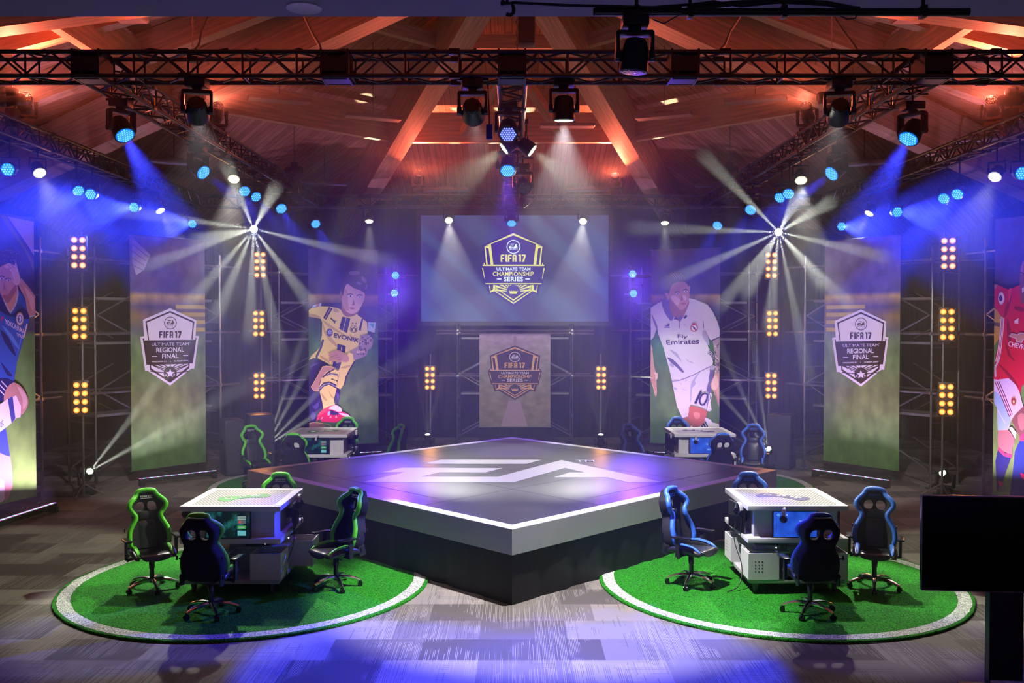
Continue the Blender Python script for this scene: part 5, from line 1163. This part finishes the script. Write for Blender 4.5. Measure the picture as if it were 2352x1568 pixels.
A.disc(a_([(192, 1130)])[0], 40 / 4.48, C('badge gold', (.45, .3, .16)), ry=70 / 4.48); A.disc(a_([(192, 1130)])[0], 33 / 4.48, WH, ry=58 / 4.48); A.disc(a_([(192, 1130)])[0], 23 / 4.48, BLU, ry=40 / 4.48); A.poly(a_([(180, 1110), (200, 1100), (208, 1130), (196, 1160), (184, 1150), (192, 1130)]), WH, 2)
A.end('print', r)
# player in red (edge of picture)
a_, b_ = zc((2260, 490), 4.61), zc((2260, 820), 4.61)
RD, RDD, RDL, DS = C('shirt red', (.6, .012, .05)), C('shirt dark red', (.28, .008, .04)), C('shirt light red', (.8, .06, .12)), C('brown skin', (.22, .1, .07))
DSL = C('brown skin light', (.4, .2, .14))
r, A = banner('tall banner of a footballer in a red shirt with spread arms', V(8.44, 16.2, 0), V(8.95, 14.5, 0), .29, 5.09, ST_C); A.begin()
A.poly(a_([(104, 1000), (180, 1050), (180, 1300), (104, 1400)]), C('seat yellow', (.5, .38, .06))); A.poly(a_([(104, 1150), (175, 1160), (170, 1200), (104, 1190)]), C('seat gap', (.1, .08, .06)))
A.poly(b_([(155, 770), (235, 745), (330, 870), (300, 960), (300, 1030), (200, 990), (155, 950)]), DSL, 2); A.poly(b_([(320, 600), (420, 515), (560, 520), (600, 700), (540, 850), (430, 870), (380, 840), (300, 680)]), DS, 1); A.poly(b_([(360, 620), (430, 600), (430, 760), (380, 760)]), DSL, 2)
A.poly(b_([(155, 960), (220, 1010), (300, 1030), (280, 1090), (240, 1200), (190, 1340), (140, 1425), (125, 1100)]), C('sock navy', (.02, .03, .13))); A.line(b_([(155, 965), (220, 1030), (300, 1050)]), 8, RDL)
A.poly(b_([(385, 880), (440, 870), (540, 890), (500, 1500), (275, 1495), (310, 1200), (330, 1000)]), C('sock blue navy', (.02, .05, .22))); A.poly(b_([(375, 850), (420, 805), (545, 840), (540, 900), (385, 885)]), RDL)
A.poly(b_([(155, 1300), (205, 1330), (200, 1365), (165, 1368)]), PINK); A.poly(b_([(390, 1220), (430, 1240), (430, 1300), (400, 1270)]), PINK)
A.poly(b_([(110, 230), (200, 210), (270, 225), (340, 290), (380, 370), (420, 520), (330, 610), (290, 670), (260, 770), (150, 775), (145, 540), (112, 480)]), SH1)
A.poly(b_([(112, 350), (200, 430), (290, 660), (255, 765), (150, 775), (150, 540), (112, 480)]), C('shorts pale teal', (.3, .55, .6)), 1); A.line(b_([(150, 560), (230, 700)]), 2, SH1)
for k in range(3): A.line(b_([(120 + 20 * k, 260 - 5 * k), (190 + 18 * k, 420 - 8 * k), (275 + 16 * k, 630 - 12 * k)]), 2, C('stripe maroon', (.2, .01, .04)))
A.poly(b_([(270, 745), (300, 735), (350, 800), (335, 865)]), WH)
A.disc(b_([(320, 465)])[0], 30 / 4.61, C('badge gold', (.45, .3, .16)), ry=50 / 4.61); A.disc(b_([(320, 465)])[0], 20 / 4.61, RDD, ry=34 / 4.61); A.disc(b_([(320, 470)])[0], 10 / 4.61, YEL, ry=18 / 4.61)
A.poly(a_([(104, 750), (150, 755), (210, 780), (265, 805), (330, 780), (400, 750), (1200, 640), (1200, 900), (700, 1000), (640, 1700)]) + b_([(410, 300), (390, 390), (350, 300), (270, 220), (150, 240), (106, 230)]) + a_([(130, 1500), (170, 1350), (190, 1250), (210, 1110), (180, 1080), (104, 980)]), RD)
for q in (a_([(230, 1000), (300, 850), (270, 1010), (220, 1110)]), a_([(250, 1100), (290, 1230), (280, 1400), (250, 1300)]), a_([(330, 980), (420, 1000), (420, 1040), (340, 1020)]), a_([(230, 1350), (290, 1500), (340, 1567), (260, 1500)]), b_([(150, 60), (300, 200), (380, 330), (260, 200)])): A.poly(q, RDD, 2)
A.poly(a_([(265, 810), (300, 800), (270, 950)]), RDL, 2); A.poly(a_([(104, 750), (150, 755), (140, 790), (104, 800)]), DSL)
for k in range(3): A.line(a_([(190 + 13 * k, 1090 + 8 * k), (180 + 14 * k, 1250), (150 + 16 * k, 1480), (130 + 16 * k, 1567)]), 2.2, WH)
A.line(b_([(165, 20), (125, 110), (130, 210)]), 5, C('stripe pale', (.6, .5, .55)))
A.disc(a_([(190, 898)])[0], 35 / 4.61, C('patch grey', (.5, .48, .55)), ry=70 / 4.61); A.disc(a_([(190, 898)])[0], 29 / 4.61, WH, ry=58 / 4.61); A.poly(a_([(165, 890), (185, 860), (205, 900), (190, 930), (170, 920)]), C('violet', (.08, .03, .3)), 2)
for k in range(3): A.poly(a_([(325 + 14 * k, 1150 + 4 * k), (338 + 12 * k, 1125 - 8 * k), (348 + 12 * k, 1125 - 8 * k), (342 + 14 * k, 1155 + 4 * k)]), WH)
A.text('adidas', a_([(323, 1165), (372, 1172), (372, 1158), (323, 1150)]), WH, .014)
A.poly(a_([(270, 1300), (300, 1265), (365, 1280), (380, 1260), (560, 1275), (560, 1340), (420, 1340), (410, 1372), (350, 1362), (345, 1330)]), C('bowtie silver', (.55, .5, .52))); A.poly(a_([(285, 1300), (305, 1275), (375, 1290), (385, 1270), (560, 1288), (560, 1330), (412, 1330), (400, 1360), (360, 1352), (352, 1320)]), C('bowtie gold', (.5, .3, .2)))
A.text('CHEVROLET', a_([(265, 1405), (560, 1470), (560, 1420), (270, 1350)]), WH, .014)
A.poly(a_([(400, 960), (395, 880), (385, 700), (395, 560), (430, 500), (520, 470), (600, 520), (600, 800), (520, 930)]), DS, 1); A.poly(a_([(395, 600), (415, 520), (430, 520), (418, 650)]), DSL, 2); A.poly(a_([(410, 790), (430, 780), (430, 830), (412, 840)]), WH); A.line(a_([(398, 620), (430, 640)]), 2, INK)
A.end('print', r)
# ------------------------------------------------------------------ amber blinders on light masts
AMB = mat('amber lamp glow', (.02, .02, .02), .3, emit=(1, .42, .09), es=2.5, sample=False)
AMBT = mat('amber pink lamp glow', (.02, .02, .02), .3, emit=(1, .46, .2), es=2.5, sample=False)
AMBR = mat('amber reflector rim', (.1, .05, .02), .3, emit=(1, .26, .02), es=1.3, sample=False)  # rim emission imitates the orange halo around each bulb
def mast(label, p, h):
    r = thing('light_mast', label, 'light stand', p, 0, 'masts carrying the blinders')
    MB().cyl((0, 0, 0), (0, 0, h), .022, 10).build('pole', STEEL, r)
    mb = MB()
    for k in range(3): a = k * 2 * PI / 3 + .5; mb.tube([(0, 0, .25), (.35 * math.cos(a), .35 * math.sin(a), .02)], .014, 6)
    mb.cyl((0, 0, 0), (0, 0, .03), .12, 16); mb.build('foot', STEEL, r); return r
def blinder(label, p, face, top=False, rise=None):
    r = thing('blinder_light', label, 'blinder light', p, 0, 'amber eight-lamp blinders'); d = Vector(face).normalized(); x = V(0, 0, 1).cross(d).normalized(); R = Matrix((x, V(0, 0, 1).copy(), d)).transposed(); R = Matrix((x, d.cross(x), d)).transposed()
    r.rotation_mode = 'QUATERNION'; r.rotation_quaternion = R.to_quaternion()
    def hs():
        mb = MB().box((0, 0, -.07), (.27, .64, .08), None, .012)
        for e in (-1, 1): mb.box((e * .15, 0, -.06), (.012, .3, .05)); mb.box((e * .145, 0, 0), (.008, .62, .07))
        mb.box((0, 0, -.12), (.08, .1, .05)); return meshonly(mb, BLACK)
    inst('housing', shared('blh', hs), r, Matrix.Identity(4))
    lm = shared(('bll', top), lambda: meshonly(MB().lathe([(.052, -.03), (.056, 0), (.05, .012), (.036, .006)], n=16, mi=1).lathe([(.036, .006), (.034, .02), (.02, .03), (0.0, .032)], n=12, mi=0), [AMBT if top else AMB, AMBR], 80))
    for i in range(2):
        for k in range(4): inst('lamp', lm, r, Matrix.Translation((-.07 + .14 * i, -.235 + .157 * k, 0)))
    l = bpy.data.lights.new('glow', 'AREA'); l.shape = 'RECTANGLE'; l.size = .25; l.size_y = .6; l.energy = E_AMBER; l.color = (1, .38, .08); o = bpy.data.objects.new('glow', l); COL.objects.link(o); o.parent = r; o.location = (0, 0, .05); o.rotation_euler = (PI, 0, 0)
    return r
MASTS = [(-8.1, 17.3, 5.0, 'light mast between the player in blue and the grey shield banner', [(183, 580), (186, 743), (190, 913)], 'mast beside the player in blue'),
         (-5.78, 21.2, 5.1, 'light mast between the grey shield banner and the yellow shirt player', [(600, 608), (593, 743), (595, 886)], 'mast beside the yellow shirt player'),
         (5.93, 21.2, 5.1, 'light mast between the white shirt player and the grey shield banner', [(1771, 609), (1777, 743), (1772, 886)], 'mast beside the white shirt player'),
         (8.13, 17.3, 5.0, 'light mast between the grey shield banner and the red shirt player', [(2178, 582), (2175, 745), (2172, 917)], 'mast beside the red shirt player'),
         (-2.07, 23.35, 2.5, 'short mast on the green side of the centre banner', [(988, 868)], 'short mast on the green side of the centre banner'),
         (2.25, 23.35, 2.5, 'short mast on the blue side of the centre banner', [(1380, 868)], 'short mast on the blue side of the centre banner')]
for x, y, h, lab, pts, sh in MASTS:
    mast(lab, (x, y + .14, 0), h)
    for k, (px, py) in enumerate(pts):
        p = P(px, py, y - .03); p.x = (p.x + x) / 2 if len(pts) > 1 else x
        f = V(-x * .55, -p.y * .75, .3)
        blinder(('amber blinder on the ' + sh) if len(pts) == 1 else '%s amber blinder of three on the %s' % (('top', 'middle', 'lowest')[k], sh), p, f, k == 0 and len(pts) > 1)
# moving heads on the masts throwing a fan of narrow white beams
def fan(root, lens, targets, en, deg=2.2, col=(.95, 1, .8)):
    for (px, py, d) in targets:
        t = P(px, py, d); s_ = spot(None, lens, t, col, en, deg, .6, .015); s_.parent = root; s_.matrix_parent_inverse = Matrix.Translation(-Vector(root.location))
FE = 24000.
for px, py, x, lab, tg in ((583, 526, -5.9, 'mast-top beam lamp glaring white beside the yellow shirt player', [(180, 470, 9), (500, 330, 9), (650, 400, 9), (250, 640, 9), (470, 790, 9), (570, 860, 9), (665, 900, 9), (760, 760, 9), (1000, 625, 9), (400, 560, 9), (380, 760, 9)]),
                           (1788, 533, 5.95, 'mast-top beam lamp glaring white beside the white shirt player', [(1560, 300, 9), (1340, 520, 9), (1440, 690, 9), (1610, 760, 9), (1760, 820, 9), (1880, 980, 9), (2010, 760, 9), (2120, 610, 9), (1950, 440, 9), (1850, 420, 9), (1690, 720, 9), (1930, 700, 9)])):
    L = P(px, py, 21.05)
    m = moving_head(lab, L, V(-L.x * .4, -10, .3), 'star', None, r=.085, up=True, group='beam lamps on the masts', length=.3)
    b = MB().box((0, .1, -.06), (.12, .3, .03)); b.build('bracket', BLACK, m)
    fan(m, L + V(0, -.02, 0), tg, FE, 1.1)
# moving heads on the floor
def at_z(px, py, z): return on_z(px, py, z)
for px, py, z, lab, tg in ((982, 998, .5, 'floor beam lamp on the green side of the centre banner', [(945, 800, 22.4), (975, 760, 22.4), (1010, 700, 22.4), (1050, 700, 22.4), (1085, 640, 22.4)]),
                           (1380, 998, .5, 'floor beam lamp on the blue side of the centre banner', [(1420, 800, 22.4), (1385, 740, 22.4), (1350, 700, 22.4), (1310, 690, 22.4), (1275, 640, 22.4)]),
                           (612, 1025, .42, 'floor beam lamp beside the far green chair', [(665, 860, 19), (700, 860, 19), (740, 890, 19), (760, 930, 19)]),
                           (1765, 1031, .45, 'floor beam lamp beside the far blue chair', [(1740, 860, 19), (1690, 870, 19), (1650, 900, 19)]),
                           (206, 1082, .45, 'floor beam lamp behind the green chairs near the outer mast', [(300, 1030, 16.5), (270, 1000, 16.5)]),
                           (2165, 1086, .45, 'floor beam lamp behind the blue chairs near the outer mast', [(2060, 1030, 16.5), (2090, 1000, 16.5)])):
    L = at_z(px, py, z); c = P(tg[1][0], tg[1][1], tg[1][2]); d = (c - L).normalized()
    m = moving_head(lab, L, d, 'green', None, r=.07, up=True, group='beam lamps on the floor', length=.26)
    fan(m, L + d * .02, tg, FE * .45, 3.2)
    gz = m.location.z - .05
    if gz > .02: MB().box((0, 0, -.05 - gz / 2), (.34, .3, gz)).build('plinth', BLACK, m)
# pairs of blue par lamps beside the screen
for px, py, sd, w_ in ((908, 632, 'green', 'upper'), (906, 673, 'green', 'lower'), (1453, 629, 'blue', 'upper'), (1455, 674, 'blue', 'lower')):
    L = P(px, py, 23.0); par_can('%s blue par lamp of the pair between the screen and the %s side player' % (w_, sd), L, V(-L.x * .3, -8, -1.2), 'blue', E_BLUE * .2, 40, group='blue par lamps beside the screen', hang=False, col=COLS['violet'])
for sx, nm in ((-1, 'green'), (1, 'blue')):
    mb = MB().cyl((sx * 2.95, 23.22, 0), (sx * 2.95, 23.22, 4.75), .022, 8).cyl((sx * 2.95, 23.22, 0), (sx * 2.95, 23.22, .02), .2, 16)
    for z in (4.0, 4.45): mb.box((sx * 2.95, 23.16, z), (.3, .05, .04))
    tag(mb.build('lamp_pole', STEEL), 'thin pole carrying two blue par lamps on the %s side of the screen' % nm, 'pole')
# LED battens on the floor in front of the banners
def batten(label, a, b, en=22):
    a, b = Vector(a), Vector(b); t = (b - a).normalized(); L = (b - a).length; n = V(t.y, -t.x, 0)
    if n.dot(-a) < 0: n = -n
    r = thing('led_batten', label, 'light bar', (a + b) / 2, math.atan2(t.y, t.x), 'LED battens lighting the banners')
    MB().box((0, 0, .11), (L, .1, .09), None, .012).build('housing', BLACK, r)
    for e in (-1, 1): MB().box((e * (L / 2 - .05), 0, .05), (.08, .16, .1), None, .01).build('foot', BLACK, r)
    cols = [EM('diode %d' % i, c, 1.5) for i, c in enumerate(((1, .15, .4), (.2, .9, 1), (.9, .85, 1), (.3, .25, 1)))]
    mb = MB(); k = int(L / .035)
    for i in range(k): mb.box((-L / 2 + (i + .5) * L / k, 0, .157), (.02, .05, .01), mi=(i * 7 % 4))
    mb.build('diode_strip', cols, r, flat=True); mb = None
    l = bpy.data.lights.new('wash', 'AREA'); l.shape = 'RECTANGLE'; l.size = L; l.size_y = .05; l.energy = en; l.color = (.75, .42, 1); l.spread = math.radians(70)
    o = bpy.data.objects.new('wash', l); COL.objects.link(o); o.parent = r; o.location = (0, 0, .17); o.rotation_euler = (math.radians(166) if (Matrix.Rotation(math.atan2(t.y, t.x), 3, 'Z') @ V(0, 1, 0)).dot(V(0, YC, 0) - a) < 0 else math.radians(194), 0, 0)
batten('LED batten on the carpet below the player in blue', (-8.2, 14.2, 0), (-7.98, 16.1, 0), 60); batten('LED batten on the carpet below the grey shield banner on the green side', (-7.5, 18.55, 0), (-6.28, 19.6, 0))
batten('LED batten on the floor below the yellow shirt player', (-4.75, 21.75, 0), (-3.15, 22.5, 0)); batten('LED batten on the floor below the white shirt player', (3.2, 22.5, 0), (4.8, 21.75, 0))
batten('LED batten on the carpet below the grey shield banner on the blue side', (6.45, 19.75, 0), (7.5, 18.35, 0))
batten('LED batten on the carpet below the player in red', (7.98, 16.1, 0), (8.25, 14.3, 0), 60)  # hidden batten added to brighten the red player's banner
# speaker boxes
def speaker(label, x, y, h, w_, rz):
    r = thing('speaker_cabinet', label, 'speaker', (x, y, 0), rz, 'black speaker cabinets')
    MB().box((0, 0, h / 2), (w_, .6, h), None, .02).build('cabinet', BLACK, r); MB().box((0, -.302, h / 2), (w_ - .06, .012, h - .08)).build('grille', mat('speaker grille', (.03, .03, .035), .7, noise=.3, nscale=150), r)
    for e in (-1, 1): MB().box((e * (w_ / 2 + .004), 0, h * .6), (.012, .16, .08), None, .004).build('handle', BLACKG, r)
speaker('tall black speaker cabinet behind the far green chair', -5.62, 20.55, 1.27, .54, .5); speaker('narrow black speaker cabinet next to the tall one on the green side', -6.1, 20.1, 1.2, .4, .5)
speaker('tall black speaker cabinet behind the far blue chair', 6.12, 20.98, 1.22, .54, -.5)
# ------------------------------------------------------------------ big TV on a stand
r = thing('television', 'large black television on a column stand facing away from the stage', 'TV', (4.45, 8.25, 0), -.0)
r.rotation_euler = (0, 0, -.1)
tvb = mat('black television glass', (.004, .004, .006), .12, spec=.6)
MB().box((0, 0, 1.325), (1.52, .05, .86), None, .006).build('casing', BLACKG, r)
MB().box((0, -.0262, 1.325), (1.495, .003, .835)).build('screen', tvb, r)
mb = MB()
for z in (.9, 1.75): mb.box((0, -.027, z), (1.522, .006, .01))
for x in (-.757, .757): mb.box((x, -.027, 1.325), (.008, .006, .86))
mb.build('bezel', mat('brushed bezel', (.3, .22, .4), .3, .8), r)
MB().box((0, .07, .68), (.29, .09, 1.2), None, .006).box((-.147, .06, .6), (.012, .1, 1.15)).build('column', mat('navy column cover', (.02, .02, .06), .35), r)
MB().box((0, -.05, .02), (.8, .28, .04), None, .01).build('base', BLACK, r); MB().box((0, .04, 1.3), (.4, .06, .4)).build('mount', BLACK, r)
# ------------------------------------------------------------------ pipe under the soffit with a hung moving head
p0, p1 = P(1362, 27, 5.2), P(2226, 28, 5.2); zc_ = (p0.z + p1.z) / 2
r = thing('lighting_pipe', 'black lighting pipe hung close under the pale soffit', 'pipe', (0, 0, 0))
MB().cyl((p0.x, 5.2, zc_), (p1.x, 5.2, zc_), .021, 14).box(((p0.x + .25), 5.2, zc_ + .004), (.48, .05, .036)).build('pipe', BLACK, r)
for px in (1462, 2120, 1585, 1800): q = P(px, 28, 5.2); MB().box((q.x, 5.2, zc_), (.035, .06, .07), None, .01).cyl((q.x, 5.2, zc_), (q.x, 5.2, SOF), .01, 8).build('clamp', BLACK, r)
mb = MB(); pts = [(1150, 10), (1180, 6), (1300, 12), (1380, 14), (1500, 17), (1590, 10), (1640, 4), (1700, 14), (1780, 6), (1850, 3), (1920, 14), (1975, 18)]
mb.tube([P(x, y, 5.16) for x, y in pts], .008, 6); mb.tube([P(x, y, 5.22) for x, y in [(1590, 18), (1680, 8), (1790, 2), (1900, 8), (1960, 20)]], .016, 6); mb.tube([P(x, y, 5.15) for x, y in [(1930, 36), (1945, 44), (1965, 42), (1968, 30)]], .004, 5); mb.tube([P(x, y, 5.15) for x, y in [(1500, 45), (1525, 54), (1560, 34)]], .004, 5)
mb.build('cable', CABLE, r)
r2 = thing('pipe_hook', 'black curved hook clamp hanging from the soffit cable', 'hook', (0, 0, 0)); q = P(1165, 8, 5.16)
MB().tube([P(x, y, 5.16) for x, y in [(1152, 2), (1160, 8), (1176, 8), (1180, 20), (1179, 30), (1172, 35), (1163, 32)]], .011, 8).build('hook', BLACK, r2); MB().cyl(q, (q.x, q.y, SOF), .008, 6).build('stem', BLACK, r2)
L = P(1448, 152, 5.2); d_ = V(-.16, .05, -1)
piv = L - d_.normalized() * .24 * .55
pm = moving_head('unlit moving head hung from the pipe under the soffit', L, d_, 'off', None, r=.115, top=0, group='lamps hung from the rig', length=.26)
pm.scale = (.62,) * 3; pm.location.z = zc_ - .06
# recessed downlights in the soffit
for px, py, lab in ((698, 18, 'round recessed downlight in the soffit, the fully visible one'), (1668, 8, 'round recessed downlight in the soffit partly behind the pipe')):
    q = on_z(px, py, SOF); r = thing('downlight', lab, 'ceiling light', q, 0, 'recessed downlights')
    MB().lathe([(.082, -.004), (.103, -.006), (.106, .0), (.1, .004)], n=32).build('trim_ring', mat('white ring', (.85, .85, .87), .4), r)
    MB().lathe([(.09, -.001), (.075, .0), (.03, .001), (0, .001)], n=28).build('reflector', mat('dull reflector', (.12, .1, .12), .25, .9), r)  # nearly flat disc, its dark colour stands in for shade in the recess
# ------------------------------------------------------------------ fluorescent battens hung on rods under the roof
FX = [(642, 232, 17.6, 1.15, .33, 'first inner ring light on the green side'), (857, 272, 18.6, 1.15, .4, 'second inner ring light on the green side'), (1303, 291, 20.3, 1.2, .0, 'ring light over the centre spine'), (1525, 269, 18.6, 1.15, -.4, 'second inner ring light on the blue side'),
      (1735, 232, 17.6, 1.15, -.33, 'first inner ring light on the blue side'), (1025, 438, 24.3, 1.15, .0, 'far light above the screen on the green side'), (1350, 438, 24.3, 1.15, .0, 'far light above the screen on the blue side'),
      (745, 424, 22.8, 1.1, .1, 'far light over the inner truss on the green side'), (1650, 428, 22.8, 1.1, -.1, 'far light over the inner truss on the blue side'), (300, 46, 13.5, .42, 0., 'small light just behind the soffit edge on the green side'), (2088, 47, 13.5, .42, 0., 'small light just behind the soffit edge on the blue side'),
      (2260, 322, 16.8, 1.0, -.5, 'light above the outer truss on the blue side'), (400, 375, 19.5, 1.0, .4, 'light between the trusses on the green side'), (1985, 378, 19.5, 1.0, -.4, 'light between the trusses on the blue side')]
for px, py, d, L_, rz, lab in FX:
    q = P(px, py, d); r = thing('fluorescent_fixture', 'slim grey fluorescent fixture, ' + lab, 'ceiling light', q, rz, 'fluorescent fixtures under the roof')
    MB().box((0, 0, .03), (L_, .3, .06), None, .01).box((0, 0, .08), (.36, .16, .06)).build('housing', mat('grey fixture body', (.12, .12, .13), .5), r)
    MB().box((0, 0, -.004), (L_ - .03, .27, .012)).build('diffuser', mat('pale fixture diffuser', (.24, .24, .27), .4), r)
    ztop = roof_at(q.x, q.y); MB().cyl((0, 0, .08), (0, 0, ztop - q.z), .009, 6).build('rod', BLACK, r)
# ------------------------------------------------------------------ slings, hoists and chains holding the rig
def sling(label, pts, rad_=.022, nm='rigging_sling'):
    return tag(MB().tube(pts, rad_, 8, flat=.6).build(nm, BLACK), label, 'rigging sling', 'slings holding the front truss')
TT = TZ + TH + .02
for px, py, px2, py2, lab in ((437, 122, 478, 40, 'black sling rising from the front truss over the green chairs towards the roof'), (742, 126, 700, 40, 'black sling rising from the front truss between green chairs and centre'), (1640, 127, 1698, 40, 'black sling rising from the front truss between centre and blue chairs'), (1976, 130, 1916, 40, 'black sling rising from the front truss over the blue chairs')):
    a = P(px, py, FY); a.z = TT - .03; e = P(px2, py2, FY + 1.6); dd = (e - a); k = (roof_z(0) - .35 - a.z) / dd.z * .0 + 2.2
    pts = [a, a.lerp(e, .3) + V(.03, 0, -.02), a.lerp(e, .6), e]
    for j in range(40):
        nx = pts[-1] + dd.normalized() * .12
        if nx.z > roof_at(nx.x, nx.y): break
        pts.append(nx)
    sling(lab, pts)
def chain(label, x, y, z0, motor=None, vee=0.):
    r = thing('hoist_chain', label, 'hoist chain', (x, y, z0), 0, 'hoist chains of the rig'); zt = roof_at(x, y); L_ = zt - z0
    mb = MB(); n = int((L_ - .03) / .06)
    for k in range(n):
        c = V(0, 0, k * .06 + .03); a = k % 2 * PI / 2; u = V(math.cos(a), math.sin(a), 0)
        mb.tube([c + u * (.014 * math.cos(t)) + V(0, 0, .036 * math.sin(t)) for t in [j * PI / 4 for j in range(8)]], .005, 4, True)
    mb.build('chain', STEEL, r)
    if motor is not None:
        MB().lathe([(.07, -.2), (.09, -.18), (.09, .14), (.06, .18)], Mx(V(0, 0, motor), aim((1, 0, .1))), 16).box((0, 0, motor + .1), (.14, .16, .16), None, .02).build('hoist_motor', BLACK, r)
        MB().box((0, 0, motor - .28), (.16, .16, .3), None, .02).build('chain_bag', BLACK, r)
    if vee:
        for e in (-1, 1): MB().tube([(0, 0, L_ - vee - .1), (e * .3, 0, roof_at(x + e * .3, y) - z0 - .02)], .012, 6).build('bridle', STEEL, r)
for x, y, lab, mt in ((-XI, 14.0, 'hoist chain on the inner truss over the green chairs', .35), (XI, 14.0, 'hoist chain on the inner truss over the blue chairs', .35), (-XO, 14.2, 'hoist chain on the outer truss of the green side', .35), (XO, 14.2, 'hoist chain on the outer truss of the blue side', .35), (0.06, FY, 'hoist chain over the middle of the front truss', None),
                      (-XI, 20.5, 'far hoist chain on the inner truss of the green side', .3), (XI, 20.5, 'far hoist chain on the inner truss of the blue side', .3)):
    chain(lab, x, y, TT - .03, mt, .3)
r = thing('hanging_speaker', 'black speaker hanging high over the middle of the front truss', 'speaker', P(1209, 68, 12.2)); MB().box((0, 0, 0), (.23, .25, .42), None, .03).build('cabinet', BLACK, r); MB().box((0, -.13, 0), (.19, .01, .36)).build('grille', mat('speaker grille', (.03, .03, .035), .7), r)
q = r.location; MB().cyl((0, 0, .2), (0, 0, roof_at(q.x, q.y) - q.z), .012, 6).build('drop_rod', BLACK, r)
r = thing('control_box', 'small blue box dangling under the front truss beside the centre spine', 'control box', P(1124, 303, FY + .1)); MB().box((0, 0, 0), (.075, .06, .17), None, .008).build('box_body', mat('blue plastic box', (.02, .05, .4), .4), r); q = r.location
MB().tube([(0, 0, .08), (0, 0, .2), (-.02, 0, TZ - q.z - .026)], .012, 6).build('cable', CABLE, r)
# dmx cables draped along the front truss
for x0, x1, lab in ((-7.6, -3.2, 'cable draped along the front truss above the green chairs'), (3.6, 7.6, 'cable draped along the front truss above the blue chairs'), (-2.9, -.4, 'cable draped along the front truss next to the centre')):
    n = 40; pts = [V(x0 + (x1 - x0) * k / n, FY - .14 - .02 * math.sin(k), TT + .012 - .05 * abs(math.sin(k * PI / 8))) for k in range(n + 1)]
    tag(MB().tube(pts, .012, 6).build('truss_cable', CABLE), 'black ' + lab, 'cable', 'cables along the front truss')
# ------------------------------------------------------------------ theatrical haze filling the room
hz = bpy.data.materials.new('thin stage haze'); hz.use_nodes = True; nt = hz.node_tree; nt.nodes.remove(nt.nodes['Principled BSDF'])
vs = nt.nodes.new('ShaderNodeVolumeScatter'); vs.inputs['Density'].default_value = HAZE_DENSITY; vs.inputs['Anisotropy'].default_value = .6; vs.inputs['Color'].default_value = (.95, .95, 1, 1)
nt.links.new(vs.outputs[0], nt.nodes['Material Output'].inputs['Volume'])
o = MB().box((0, 18.3, 3.5), (23.6, 15.8, 6.9)).build('haze', hz); tag(o, 'thin blue white stage haze filling the hall', 'haze', kind='stuff')
